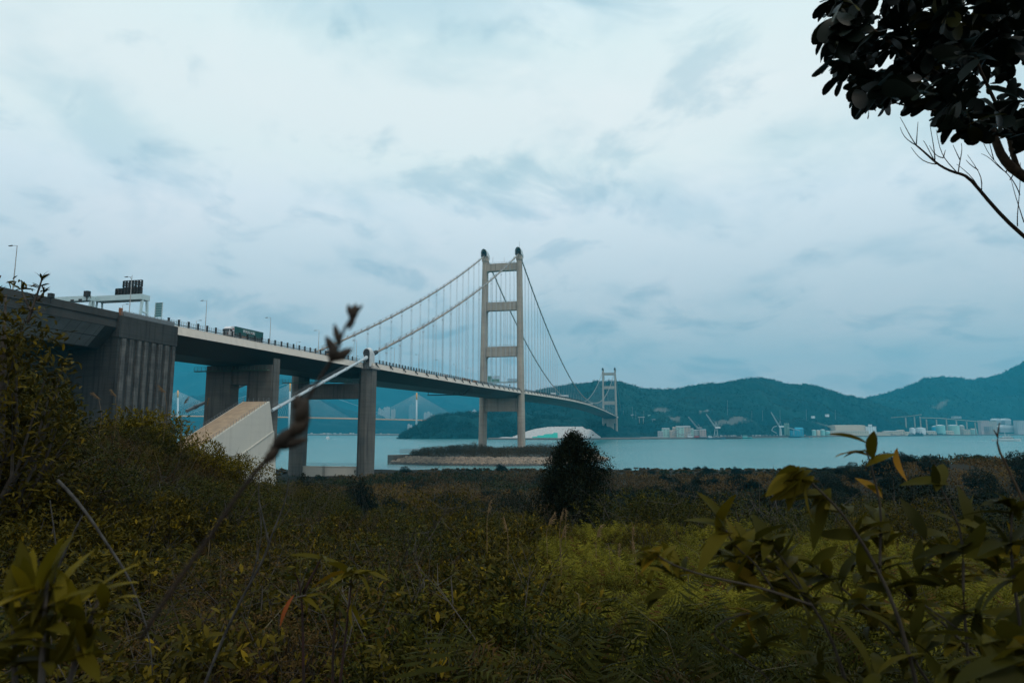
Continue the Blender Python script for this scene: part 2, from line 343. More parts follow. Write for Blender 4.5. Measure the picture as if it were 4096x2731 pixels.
def strip(mb, prof_pts, ys, side=1):
    for k in range(len(ys)-1):
        a, c = ys[k], ys[k+1]
        for i in range(len(prof_pts)-1):
            (x0,z0),(x1,z1) = prof_pts[i], prof_pts[i+1]
            ka, kc = hw(a)-20.2, hw(c)-20.2; g = lambda x, k_: x+(k_ if x > 5 else 0)
            f = [(CX+side*g(x0,ka),a,zt(a)+z0),(CX+side*g(x1,ka),a,zt(a)+z1),(CX+side*g(x1,kc),c,zt(c)+z1),(CX+side*g(x0,kc),c,zt(c)+z0)]
            mb.add(f if side < 0 else f[::-1], [(0,1,2,3)])
mb = MB()
strip(mb, [(0,-.35),(19.2,-.35),(19.2,0),(20.2,0)], Ys, 1); strip(mb, [(0,-.35),(19.2,-.35),(19.2,0),(20.2,0)], Ys, -1)
deck = bpart(mb, 'deck', M_ROAD)
mb = MB()
for s in (1,-1): strip(mb, [(20.2,.02),(20.35,.02),(20.35,-.25),(21.3,-2.75)], Ys, s)
bpart(mb, 'edge_fairing', M_FACIA, deck)
mb = MB()
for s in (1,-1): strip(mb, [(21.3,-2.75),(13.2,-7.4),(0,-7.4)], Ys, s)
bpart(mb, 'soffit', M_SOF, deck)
mb = MB()
for y in np.arange(304, 2030, 18.0):           # hanger brackets standing on the fairing
    for s in (1,-1):
        z = zt(y); x = CX+s*18.0
        mb.box(x+s*2.9-.25, x+s*2.9+.25, y-.5, y+.5, z-.9, z+.35)
        mb.beam((x+s*2.6,y,z-.1),(x+s*4.1,y,z-1.9),.25,.5)
o = bpart(mb, 'hanger_brackets', M_DARK, deck); tag(o, kind='stuff')
# towers
def rbox(cx, cy, w, d, z, n=5, r=.42):
    pts = []; rx = min(w,d)*r
    for qx, qy, a0 in ((1,1,0),(-1,1,90),(-1,-1,180),(1,-1,270)):
        for k in range(n):
            a = math.radians(a0+90*k/(n-1)); pts.append((cx+qx*(w/2-rx)+rx*math.cos(a), cy+qy*(d/2-rx)+rx*math.sin(a), z))
    return pts
def yz(py, Y, X=CX+18): 
    r = ray(2077, py); lo, hi = 0, 400
    for _ in range(40):
        mid = (lo+hi)/2
        dz = mid-H; D = -X*sy_+Y*cy_; d = D*cp_+dz*sp_; yy = 1365.5-F*(-D*sp_+dz*cp_)/d
        if yy > py: lo = mid
        else: hi = mid
    return mid
def hood(mb, cx, cy, zb, w, h, l, back=3):
    # arched shell with open ends
    n = 14; rings = []
    for (t, dy, sc, dz) in ((0,-l/2,1,0),(.5,0,1.0,0.3),(1,l/2,.92,-1.2)):
        outer = [(cx+w/2*sc*math.cos(math.pi*i/n), cy+dy+(0 if i in (0,n) else 1.4*math.sin(math.pi*i/n)*(-1 if t==0 else .3)), zb+dz+h*(.35+.65*math.sin(math.pi*i/n)) if 0<i<n else zb+dz) for i in range(n+1)]
        inner = [(cx+(w/2-.35)*sc*math.cos(math.pi*i/n), cy+dy+(0 if i in (0,n) else 1.4*math.sin(math.pi*i/n)*(-1 if t==0 else .3)), zb+dz+(h-.4)*(.35+.65*math.sin(math.pi*i/n)) if 0<i<n else zb+dz) for i in range(n,-1,-1)]
        rings.append(outer+inner)
    mb.loft(rings)
def tower(Y, zbase, lab, beams):
    t = bpart(MB().box(CX-24, CX+24, Y-12, Y+12, zbase-4, zbase+.6), 'tower', M_TOWER); tag(t, lab)
    for s in (1,-1):
        rings = []
        for z in (zbase-3, 40, 62, 120, 197.5, 198, 201.5, 203.2):
            k = (z-zbase)/200; sep = 20.0-2.0*min(1,max(0,(z-5)/190)); w = 5.9-.9*k; d = 15-6.2*k
            if z in (198,201.5): w += 1.1; d += 1.5
            rings.append(rbox(CX+s*sep, Y, w, d, z))
        bpart(MB().loft(rings), 'leg', M_TOWER, t, False)
        mb = MB(); hood(mb, CX+s*18, Y, 202.5, 6.8, 7.6, 13); bpart(mb, 'saddle_hood', M_HOOD, t)
        mb = MB(); mb.box(CX+s*18-1.6, CX+s*18+1.6, Y-3.5, Y+3.5, 203.1, 206.4); mb.box(CX+s*18-2.8, CX+s*18+2.8, Y+3.6, Y+4.0, 203.1, 207.6); bpart(mb, 'saddle', M_DARK, t)  # saddle block, plus a dark plate filling the hood as painted shade
    for z0, z1 in beams:
        mb = MB(); xi = 15.8 if z0 > 62 else 16.5; dd = 3.2 if z0>62 else 4.2; c = 1.5
        x = CX
        prof_ = [(-xi,z1),(-xi,z0-c),(-xi+.5,z0-c*.35),(-xi+1.5,z0),(xi-1.5,z0),(xi-.5,z0-c*.35),(xi,z0-c),(xi,z1)]
        mb.loft([[(x+a,Y+dy,b_) for a,b_ in prof_] for dy in (-dd,dd)])
        o = bpart(mb, 'crossbeam', M_TOWER, t)
        mb = MB(); zz = z1
        if z0 > 62:
            for xx in np.arange(-15,15.1,2.5): mb.box(CX+xx-.06,CX+xx+.06,Y-dd+.1,Y-dd+.22,zz+.002,zz+1.3)
            mb.box(CX-15,CX+15,Y-dd+.08,Y-dd+.24,zz+1.3,zz+1.4); mb.box(CX-15,CX+15,Y-dd+.1,Y-dd+.2,zz+.65,zz+.72)
            bpart(mb, 'railing', M_RAIL, t)
    bpart(MB().tube([(CX+18,Y,210),(CX+18,Y,218)], [.18,.08], 5), 'mast', M_RAIL, t)
    for xx, hh in ((-10,4),(2,2.4)): bpart(MB().tube([(CX+xx,Y,197),(CX+xx,Y,197+hh+2)], .12, 4), 'antenna', M_RAIL, t)
    return t
zb = [yz(p, LT) for p in (1083,1053)]
beams = [(yz(b_,LT), yz(a,LT)) for a,b_ in ((1052,1081),(1207,1240),(1385,1425),(1592,1645))]
T1 = tower(LT, 3, 'near concrete tower standing on the scrubby islet', beams)
T2 = tower(LT+1377, 3, 'far pale tower in front of the wooded hill', beams)
mb = MB(); Yf = LT+1377
for i in range(6): mb.box(CX-9+i*3.3, CX-9+i*3.3+2.6, Yf-5, Yf+5, 2, 50)
mb.box(CX-10,CX+12,Yf-4,Yf+4,2,50.5)
bpart(mb, 'pier_wall', M_TOWER, T2)
# main cables
pS = ux(1474,1424,CX+18); SY, SZ = pS.y, pS.z
TZ = 205.2
pts = [ux(1593,1362,CX+18),ux(1767,1266,CX+18),ux(1914,1161,CX+18),ux(2017,1072,CX+18)]
sag = np.mean([((SZ+(TZ-SZ)*(p.y-SY)/(LT-SY))-p.z)/(4*((p.y-SY)/(LT-SY))*(1-(p.y-SY)/(LT-SY))) for p in pts])
print('saddle', SY, SZ, 'sag', sag)
def cz(y):
    if y <= LT: t = (y-SY)/(LT-SY); return SZ+(TZ-SZ)*t-4*sag*t*(1-t)
    t = (y-LT)/1377
    if t <= 1: return TZ-4*(TZ-78.5)*t*(1-t)
    t = (y-LT-1377)/300; return TZ+(62-TZ)*t
pA = ux(1088,1641,CX+18)
for s in (1,-1):
    X = CX+18*s; ys = [SY+5]+list(np.linspace(SY+12, LT, 30))+list(np.linspace(LT, LT+1377, 90)[1:])+[LT+1377+150, LT+1377+290]
    c = bpart(MB().tube([(X,y,cz(y)) for y in ys], .62, 8), 'main_cable', M_CAB, smooth=True)
    a = Vector((X,pA.y,pA.z)); b2 = Vector((X,SY-1,SZ-.6)); d = b2-a
    mb = MB(); mb.tube([a, b2], .62, 10)
    for t in np.linspace(.06,.99,8): mb.tube([a+d*(t-.006), a+d*(t+.006)], .82, 10)
    mb.tube([b2-d*.05,b2], [.8,1.15], 10)
    bpart(mb, 'anchor_cable', M_CABP if s==1 else M_STEEL, smooth=False)
    mb = MB(); mb.tube([(X,SY+3,cz(SY+3)),(X,SY+9,cz(SY+9))], 1.1, 10); bpart(mb, 'cable_sleeve', M_DARK, c)
    mb = MB()
    for y in np.arange(304.5, LT+1370, 18.0):
        if abs(y-LT) < 8: continue
        a1 = Vector((X,y-1.1,cz(y-1.1))); a2 = Vector((X,y+1.1,cz(y+1.1))); mb.tube([a1,a2], .85, 8)
        for q in (-.8,.8): mb.box(X-.5,X-.35,y+q-.08,y+q+.08,cz(y+q)+.5,cz(y+q)+2.0); mb.box(X+.35,X+.5,y+q-.08,y+q+.08,cz(y+q)+.5,cz(y+q)+2.0)
        if y < LT: mb.box(X-.2,X+.2,y+8.8,y+9.2,cz(y+9)+.4,cz(y+9)+1.6)
    o = bpart(mb, 'cable_clamps', M_STEEL, c); tag(o, kind='stuff')
    mb = MB()
    for q in (-.45,.45):
        for hh in (1.2,1.9):
            mb.tube([(X+q,y,cz(y)+hh) for y in ys[1:60]], .035, 3)
            mb.tube([a+d*t+Vector((q,0,hh)) for t in (0,.98)], .03, 3)
    bpart(mb, 'hand_rope', M_RAIL, c)
# hangers
near_h = []
for s in (1,-1):
    for y in np.arange(304.5, LT+1370, 18.0):
        if abs(y-LT) < 8: continue
        near_h.append((y, s))
near_h.sort(); rest = MB()
for k, (y, s) in enumerate(near_h):
    X = CX+18*s; zc = cz(y); mb = MB() if k < 100 else rest; r = .045 if y < LT else .06
    for q in (-.55,.55):
        for xo in ((-.35,.35) if y < LT+250 else (0,)):
            zb_ = zt(y)-.35 
            if zc-zb_ < 2: continue
            mb.tube([(X+xo*.9,y+q*1.4,zc),(X+xo,y+q,zc-3.2 if zc-zb_>6 else (zc+zb_)/2),(X+xo,y+q,zb_)], r, 4)
    if y < LT and zc-zt(y) > 6: mb.box(X-.4,X+.4,y-.62,y+.62,zc-3.3,zc-3.05)
    if k < 100 and mb.v: bpart(mb, 'hanger', M_HANG)
o = bpart(rest, 'hangers', M_HANG); tag(o, kind='stuff')
# saddle pier by the shore (portal with two columns)
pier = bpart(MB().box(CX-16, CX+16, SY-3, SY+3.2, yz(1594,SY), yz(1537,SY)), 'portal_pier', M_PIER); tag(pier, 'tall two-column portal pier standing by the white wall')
mb = MB(); mb.box(CX-14,CX+14,SY-2.2,SY+2.2,yz(1537,SY)+.003,yz(1537,SY)+.5)
for x in np.arange(-14,14.1,2): mb.box(CX+x-.05,CX+x+.05,SY-3.2,SY-3.1,yz(1537,SY),yz(1537,SY)+1.2)
mb.box(CX-14,CX+14,SY-3.25,SY-3.1,yz(1537,SY)+1.2,yz(1537,SY)+1.3)
bpart(mb, 'walkway', M_RAIL, pier)
for s in (1,-1):
    ztop = yz(1478, SY)
    rings = [rbox(CX+18*s, SY, w, d, z, 2, .3) for w, d, z in ((7.0,9.0,0),(7.0,9.0,ztop))]
    bpart(MB().loft(rings), 'column', M_PIER, pier)
    X = CX+18*s
    mb = MB(); prof2 = [(-3.8,ztop),(4.6,ztop),(3.8,ztop+3),(1.6,SZ-2.0),(-1.8,SZ-1.6)]
    mb.loft([[(X+dx,SY+a,b_) for a,b_ in prof2] for dx in (-1.5,1.5)])
    bpart(mb, 'column_head', M_VIA, pier)
    # hooded saddle: a slanting shell over the cable
    def fin(k, grow=0.0):
        zt0 = SZ+3.6; pts = []
        for q in range(9): an = math.pi*q/8; pts.append((X+.1+(2.0-grow)*math.cos(an)*k, SZ+1.2+(2.4-grow)*math.sin(an)))
        pts += [(X-.9+grow, SZ-2.0), (X+.3+grow, SZ-5.4), (X+2.0-grow, SZ-5.4)]
        return pts
    mb = MB(); mb.loft([[(x,SY+dy,z+dz) for x,z in fin(1)] for dy,dz in ((-2.4,.0),(.5,.6),(2.6,-.8))]); sh_ = bpart(mb, 'saddle_hood', M_HOOD, pier)
    mb = MB(); mb.loft([[(x-.12,SY+dy,z) for x,z in fin(1,.28)] for dy in (-2.46,-2.403)]); bpart(mb, 'hood_opening_shade', M_DARK, sh_)  # dark plate on the solid hood, drawn as its shaded opening
    mb = MB(); mb.box(X-4,X+4,SY-5,SY+5,ztop+.003,ztop+.25)
    for k in range(9):
        for yy in (SY-5,SY+4.9): mb.box(X-4+k-.04,X-4+k+.04,yy,yy+.1,ztop,ztop+1.5)
        for xx in (X-4,X+3.9): mb.box(xx,xx+.1,SY-5+k*1.22,SY-4.92+k*1.22,ztop,ztop+1.5)
    for hh in (.8,1.4): mb.box(X-4.05,X+4.05,SY-5.05,SY-4.95,ztop+hh,ztop+hh+.08); mb.box(X+3.95,X+4.05,SY-4.9,SY+4.9,ztop+hh,ztop+hh+.08)
    bpart(mb, 'head_railing', M_RAIL, pier)
# wall pier under the approach
q1 = ux(1081,1700,CX+16.9); Yw = q1.y; q2 = ux(1112,1700,CX+16.9)
def x_at(px, Y):
    lo, hi = -400, 0
    r = ray(px, 1716); return r.x/r.y*Y
wt = zt(Yw)-7.38
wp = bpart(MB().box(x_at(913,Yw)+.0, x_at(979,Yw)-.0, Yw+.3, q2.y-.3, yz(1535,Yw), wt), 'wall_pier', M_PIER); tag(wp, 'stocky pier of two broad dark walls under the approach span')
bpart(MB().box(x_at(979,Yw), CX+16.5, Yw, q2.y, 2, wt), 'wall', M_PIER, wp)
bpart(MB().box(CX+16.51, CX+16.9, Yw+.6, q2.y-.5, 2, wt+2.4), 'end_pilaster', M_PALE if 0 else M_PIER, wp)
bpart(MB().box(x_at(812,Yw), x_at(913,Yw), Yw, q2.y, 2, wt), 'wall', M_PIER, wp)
# green edged inspection platforms under the deck
M_GRN = mat('green_platform', (.05,.10,.07), (.08,.13,.09), 1)
def platform(Y, x0, x1, z):
    mb = MB(); mb.box(x0,x1,Y-1.6,Y-.3,z-.35,z)
    for x in np.arange(x0,x1+.01,1.6): mb.box(x-.05,x+.05,Y-1.6,Y-1.5,z,z+1.5)
    for hh in (.5,1.0,1.5): mb.box(x0,x1,Y-1.62,Y-1.5,z+hh-.05,z+hh)
    return bpart(mb, 'inspection_platform', M_GRN)
platform(Yw-.4, x_at(776,Yw), CX+16, wt-2.0)
platform(SY-5.2, CX-24, CX+13, zt(SY)-7.5-1.9)
mb = MB(); yy = 470.0; zz = zt(yy)-9.3; mb.box(CX-12,CX+15,yy-2,yy+2,zz-.5,zz); mb.beam((CX+15,yy,zz),(CX+21,yy,zt(yy)-4.2),.4,.8); mb.box(CX+19,CX+22.5,yy-2,yy+2,zt(yy)-5.2,zt(yy)-4.7)
for x in (CX-12,CX+8,CX+12): mb.box(x-.2,x+.2,yy-.2,yy+.2,zz,zt(yy)-7.3)
bpart(mb, 'maintenance_cradle', M_DARK)
# fence along the near and far deck edges
for s, lab in ((1,'black-posted fence along the near edge of the bridge deck'),(-1,'black-posted fence along the far edge of the bridge deck')):
    fe = empty('deck_fence', (CX+s*16, 166, zt(166)), lab, 'fence', 'fences on the bridge deck')
    rest = MB(); thin = MB(); rails = MB()
    for k, y in enumerate(np.arange(168.0, 2040, 4.3)):
        if y > LT+500 and k%2: continue
        mb = MB() if (k < 100 and s == 1) else rest; z = zt(y)+.02; X = CX+s*(hw(y)-.3)
        if abs(y-SY) < 6 or abs(y-LT) < 7: continue
        mb.box(X-.22,X+.22,y-.25,y+.25,z,z+1.95); mb.box(X-.26,X+.26,y-.29,y+.29,z+1.95,z+2.05)
        if k < 100 and s == 1: part(mb, 'post', M_DARK, fe)
        if y < 700:
            for q in (1.08,2.15,3.22): thin.box(X-.035,X+.035,y+q-.04,y+q+.04,z,z+1.7)
    o = part(rest, 'posts', M_DARK, fe); tag(o, kind='stuff')
    part(thin, 'balusters', M_RAIL, fe)['kind'] = 'stuff'
    ys = list(np.arange(168,2040,8.6))
    for hh in (.35,.7,1.05,1.4,1.7):
        rails.tube([(CX+s*(hw(y)-.3),y,zt(y)+hh) for y in ys if y < 720], .028, 3)
    rails.tube([(CX+s*(hw(y)-.3),y,zt(y)+.5) for y in ys], .12, 4)
    part(rails, 'rails', M_RAIL, fe)
# approach viaduct and ribbed abutment
Z0 = 56.5
via = empty('approach_viaduct', (CX, 90, 0), 'dark concrete approach viaduct with sloping panelled edge at far left', 'viaduct')
def ext(mb, sec, y0, y1, z0f, z1f, side=1):
    n = len(sec)
    mb.loft([[(CX+side*x, y, z+zz) for x, z in (sec if side>0 else sec)] for y, zz in ((y0,z0f),(y1,z1f))])
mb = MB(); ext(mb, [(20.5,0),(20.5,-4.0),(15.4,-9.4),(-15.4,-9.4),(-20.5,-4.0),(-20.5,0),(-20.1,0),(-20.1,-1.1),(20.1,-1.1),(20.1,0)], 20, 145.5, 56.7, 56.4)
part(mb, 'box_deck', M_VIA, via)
mb = MB(); ext(mb, [(20.75,-.2),(20.75,-1.9),(20.51,-1.9),(20.51,-.2)], 20, 145.4, 56.7, 56.4); part(mb, 'parapet_band', M_VIA, via)
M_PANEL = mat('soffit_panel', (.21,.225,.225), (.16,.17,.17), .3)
mb = MB()
for k in range(28):
    y0 = 145-k*2.9; 
    for t0, t1 in ((.03,.49),(.52,.97)):
        a = [(CX+20.5-5.1*t+.0, -4.0-5.4*t) for t in (t0,t1)]
        nx, nz = .73*.06, -.69*.06
        vs = []
        for off in (0.004, .06):
            for (x,z),yy in ((a[0],y0),(a[1],y0),(a[1],y0-2.8),(a[0],y0-2.8)):
                vs.append((x+.73*off, yy, z-.69*off+56.5))
        mb.add(vs, [(0,3,2,1),(4,5,6,7),(0,1,5,4),(1,2,6,5),(2,3,7,6),(3,0,4,7)])
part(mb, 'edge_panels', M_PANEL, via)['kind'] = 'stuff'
part(MB().box(CX-10,CX+10,60,66,0,47), 'pier', M_VIA, via)
ab = empty('abutment', (CX, 155, 0), 'big dark ribbed concrete abutment streaked with stains', 'abutment')
ya, yb = ux(478,1300,RX+.6).y, ux(706,1330,RX+.6).y
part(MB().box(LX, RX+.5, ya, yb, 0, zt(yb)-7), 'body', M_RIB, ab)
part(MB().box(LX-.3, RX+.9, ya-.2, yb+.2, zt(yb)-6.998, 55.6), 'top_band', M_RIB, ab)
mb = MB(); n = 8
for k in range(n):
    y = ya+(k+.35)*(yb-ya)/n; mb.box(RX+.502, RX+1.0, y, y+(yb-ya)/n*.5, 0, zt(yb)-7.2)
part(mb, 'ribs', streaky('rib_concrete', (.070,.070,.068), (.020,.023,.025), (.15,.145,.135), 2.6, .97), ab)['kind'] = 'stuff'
mb = MB(); mb.box(RX-.3,RX+.3,ya+1.5,yb-.6,55.6,56.9)
for y in np.arange(ya+.3,yb,1.25): mb.box(RX+.7,RX+.76,y,y+.06,55.602,57.0)
for hh in (.7,1.35): mb.box(RX+.69,RX+.77,ya,yb,55.6+hh,55.66+hh)
part(mb, 'parapet', M_RAIL, ab)
part(MB().box(RX-.1,RX+.35,ya+.1,ya+1.0,55.61,57.6), 'rusty_panel', mat('rust', (.30,.12,.05), (.22,.08,.04), 2), ab)
# anchorages
def anchorage(xr, xl, lab, s):
    t = ux(1079,1605,xr); lo = ux(895,1728,xr)
    o = empty('cable_anchorage', ((xr+xl)/2, t.y, 0), lab, 'anchorage', 'cable anchorages')
    dy, dz = (t.y-lo.y), (t.z-lo.z); y0 = t.y-dy*3.0; z0 = t.z-dz*3.0
    sec = [(t.y,t.z),(t.y+3.0,t.z-10.4),(t.y+3.6,t.z-10.4),(t.y+7.5,0),(y0-4,0),(y0,z0)]
    part(MB().loft([[(x,a,b_) for a,b_ in sec] for x in (xl,xr)]), 'block', M_PALE, o)
    sl = dz/dy
    nx = MB()
    # sand coloured top slab laid on the slope
    nx.loft([[(x,t.y-.3,t.z-.3*sl+.004),(x,t.y-.3,t.z-.3*sl+.12),(x,y0,z0+.12),(x,y0,z0+.004)] for x in (xl+.6,xr-.9)])
    part(nx, 'sloping_top', mat('sandy_top', (.46,.33,.22), (.36,.26,.18), .5, .95), o)
    # recessed lower ledge line
    led = MB(); led.loft([[(x,t.y+3.1,t.z-10.5),(x,t.y+3.1,t.z-10.2),(x,y0,z0-10.2+0),(x,y0,z0-10.5)] for x in (xr+.004,xr+.25)]); part(led, 'ledge', M_PALE, o)
    mb = MB()
    for x in (xr-.3, xl+.3):
        L_ = math.hypot(t.y-y0, t.z-z0); k = 0
        while k*1.5 < L_:
            f = k*1.5/L_; yy = t.y-(t.y-y0)*f; zz = t.z-(t.z-z0)*f; mb.box(x-.04,x+.04,yy-.04,yy+.04,zz,zz+1.25); k += 1
        for hh in ((1.2,.6) if x != xr-.3 else (1.2,)):
            mb.beam((x,t.y,t.z+hh),(x,y0,z0+hh),.04)
    for x in np.linspace(xl+.3,xr-.3,6): mb.box(x-.04,x+.04,t.y-.15,t.y-.07,t.z,t.z+1.25)
    part(mb, 'railing', M_RAIL, o); 
    return o
anchorage(CX+23.2, CX+12.5, 'pale concrete cable anchorage with sandy sloping top behind the shrubs', 1)
anchorage(CX-13, CX-23.2, 'shaded grey cable anchorage half hidden behind the ribbed abutment', -1)
# low white wall between the portal columns
wz = yz(1868,SY); 
w = empty('boundary_wall', (CX,SY-4,0), 'low white concrete wall with a railing between the portal columns', 'wall')
part(MB().box(CX-17,CX+14.4,SY-1,SY-.4,0,wz), 'wall', M_PALE, w)
part(MB().box(CX-17,CX+14.4,SY-1.15,SY-.25,wz+.002,wz+.3), 'coping', M_PALE, w)
mb = MB()
for x in np.arange(-17,14.3,1.3): mb.box(CX+x-.04,CX+x+.04,SY-.75,SY-.67,wz+.3,wz+1.7)
for hh in (.8,1.25,1.7): mb.box(CX-17,CX+14.3,SY-.76,SY-.68,wz+hh,wz+hh+.07)
part(mb, 'railing', M_RAIL, w)
mb = MB()
for k in range(14): mb.box(CX-3.4,CX-2.6,SY-1.4,SY-1.3,1+k*.6,1.1+k*.6)
mb.box(CX-3.45,CX-3.38,SY-1.45,SY-1.35,0,wz+1.4); mb.box(CX-2.62,CX-2.55,SY-1.45,SY-1.35,0,wz+1.4)
part(mb, 'ladder', M_DARK, w)
# ---------------------------------------------------------------- street lamps on the deck
M_LAMP = mat('lamp_pole', (.42,.44,.44), (.34,.34,.33), 1, .5)
def lamp0():
    r = empty('street_lamp'); 
    MB().tube([(0,0,0),(0,0,10.2)], [.14,.075], 6).build('pole', M_LAMP, r)
    MB().tube([(0,0,10.15),(-1.5,0,10.25)], .05, 5).build('arm', M_LAMP, r)
    mb = MB(); mb.loft([[(-1.3,-.14,10.16),(-1.3,.14,10.16),(-1.3,.12,10.36),(-1.3,-.12,10.36)],[(-2.25,-.2,10.14),(-2.25,.2,10.14),(-2.25,.1,10.27),(-2.25,-.1,10.27)]]).build('lamp_head', M_DARK, r)
    return r
LP = lamp0(); first = True
names = {108:'street lamp standing tall above the viaduct parapet at the far left',144:'street lamp rising in front of the lattice sign board',180:'street lamp on the near deck edge between the roadside panel and the container truck',216:'street lamp on the near deck edge just right of the container truck',252:'street lamp near the place where the far cable meets the deck',288:'street lamp just left of the hooded cable saddle',324:'street lamp just right of the hooded cable saddle'}
namesL = {180:'street lamp on the far deck edge with arm pointing right, left of the truck',216:'street lamp peeping over the container truck',252:'small street lamp on the far deck edge right of the truck',288:'small street lamp behind the coach'}
for k in range(54):
    y = 112+36*k if k else 115.3
    if abs(y-LT) < 8: y += 9
    for s in (1,-1):
        if s == -1 and y < 170: continue
        o = LP if first else copy_tree(LP); first = False
        o.location = (CX+s*(hw(y)-.1 if y > 166 else 20.3), y, zt(y)-(.1 if y>166 else .3)); o.rotation_euler = (0,0,0 if s == 1 else math.pi)
        key = 108+36*k
        lab = (names if s == 1 else namesL).get(key)
        if not lab: lab = ('slender street lamp on the near deck edge of the side span' if s==1 else 'slender street lamp on the far deck edge of the side span') if y < LT else ('tiny street lamp on the near deck edge of the main span beyond the tower' if s==1 else 'tiny street lamp on the far deck edge of the main span beyond the tower')
        tag(o, lab, 'street lamp', 'street lamps along the bridge deck')
# ---------------------------------------------------------------- gantries and signs
def gantry(loc, wx, dy, hb, hg, lab, sign=None, group='sign gantries over the carriageway'):
    r = empty('sign_gantry', loc, lab, 'gantry', group); x, y, z = loc
    part(MB().box(x-wx,x,y-dy/2,y+dy/2,z+hb,z+hb+hg), 'girder', M_TEALP, r)
    for xx in (x-.35, x-wx+.35):
        mb = MB()
        a = 0.5 if xx == x-.35 else .35
        mb.beam((xx,y-dy/2+.4,z),(xx,y-dy/2+.9,z+hb),a*1.1,a); mb.beam((xx,y+dy/2-.2,z),(xx,y+dy/2-.7,z+hb),a*1.1,a)
        mb.beam((xx,y-dy/2+.7,z+hb*.42),(xx,y+dy/2-.5,z+hb*.36),a*.7)
        part(mb, 'leg', M_TEALP, r)
    return r
g1 = ux(566,1175,RX-1.2); gz1 = zt(152)
G1 = gantry((RX-1.2, g1.y+1.6, 56.0), 15.5, 3.3, g1.z-56.0-1.45, 1.45, 'pale teal gantry carrying the stepped lattice sign board above the abutment')
zb_ = g1.z+.003
sg = MB(); Yg = g1.y+.6; xr_ = RX-1.8
def lat(mb, x0, x1, z0, z1, Y, nx, nz, t=.12):
    for i in range(nx+1): x = x0+(x1-x0)*i/nx; mb.box(x-t,x+t,Y-.25,Y+.25,z0,z1)
    for j in range(nz+1): z = z0+(z1-z0)*j/nz; mb.box(x0,x1,Y-.12,Y+.1,z-.09,z+.09)
lat(sg, xr_-8.3, xr_, zb_+.1, zb_+1.9, Yg, 8, 4); lat(sg, xr_-6.0, xr_, zb_+2.1, zb_+4.0, Yg, 6, 4)
lb = MB().box(xr_-8.3,xr_,Yg+.3,Yg+.4,zb_+.1,zb_+1.9)
sb = empty('lattice_sign', (xr_-4,Yg,zb_), 'dark stepped lattice sign board seen from behind on the teal gantry', 'sign')
part(sg, 'frame', M_DARK, sb); part(lb, 'lower_board', mat('board_back', (.16,.15,.14), (.24,.22,.2), 1), sb)
mb = MB()
for i in range(6): 
    for j in range(4):
        if (i*7+j*3)%4: mb.box(xr_-6+i*1.0+.14,xr_-5.1+i*1.0,Yg+.3,Yg+.4,zb_+2.2+j*.47,zb_+2.5+j*.47)
part(mb, 'upper_board', mat('board_slats', (.30,.29,.28), (.2,.2,.2), 1), sb)['kind']='stuff'
part(MB().tube([(xr_-3.4,Yg,zb_+4),(xr_-3.4,Yg,zb_+5.6)],.05,4).tube([(xr_-3.4,Yg,zb_+4.3),(xr_-4.1,Yg,zb_+5.0)],.05,4), 'antenna', M_DARK, sb)
g2 = ud(372,1192,182); 
G2 = gantry((g2.x, g2.y, 56.0), 15.5, 2.4, g2.z-56-.8, 1.3, 'pale teal gantry further left with two black openings in its girder')
for i, (px0,px1,py0,py1) in enumerate(((267,283,1195,1204),(307,323,1194,1204))):
    a = ud(px0,py0,181); b_ = ud(px1,py1,181); part(MB().box(a.x,b_.x,g2.y-1.24,g2.y-1.2,b_.z,a.z), 'girder_hole_shade', M_DARK, G2)  # black plates stand in for the shaded holes in the girder
for (px0,px1,py0,py1,D,lab) in ((341,360,1165,1187,181,'black floodlight box standing on the left gantry'),(198,214,1174,1192,150,'black floodlight box above the viaduct parapet behind the tree')):
    a = ud(px0,py0,D); b_ = ud(px1,py1,D); r = empty('floodlight', (a.x,a.y,b_.z-.6), lab, 'floodlight', 'black floodlights')
    part(MB().box(a.x,b_.x,a.y-.5,a.y+.5,b_.z,a.z), 'housing', M_DARK, r)
    part(MB().tube([((a.x+b_.x)/2,a.y,b_.z-1.2),((a.x+b_.x)/2,a.y,b_.z)],.12,5).beam((b_.x+.1,a.y,a.z-.2),(b_.x+.6,a.y,b_.z-.5),.12), 'bracket', M_DARK, r)
p0 = ux(634,1211,RX); p1 = ux(661,1271,RX)
pn = empty('roadside_sign', (RX,(p0.y+p1.y)/2,55.6), 'narrow upright teal sign panel seen from behind on the abutment', 'sign')
w_ = 2.3; yc = (p0.y+p1.y)/2; xc = RX+.2; z0_, z1_ = p1.z, p0.z+.3
part(MB().box(xc-w_,xc,yc-.06,yc+.06,z0_,z1_), 'panel', mat('teal_panel', (.12,.30,.33), (.16,.34,.36), 1), pn)
mb = MB()
for i in range(7): z = z0_+(z1_-z0_)*i/6; mb.box(xc-w_-.04,xc+.04,yc-.16,yc-.06,z-.05,z+.05)
for x in (xc-w_,xc-.0): mb.box(x-.09,x+.09,yc-.22,yc-.062,55.6,z1_)
for x in (xc-w_,xc): mb.beam((x,yc-.1,z0_+.1),(x-.4,yc-2.4,55.7),.12)
part(mb, 'frame', M_TEALP, pn)
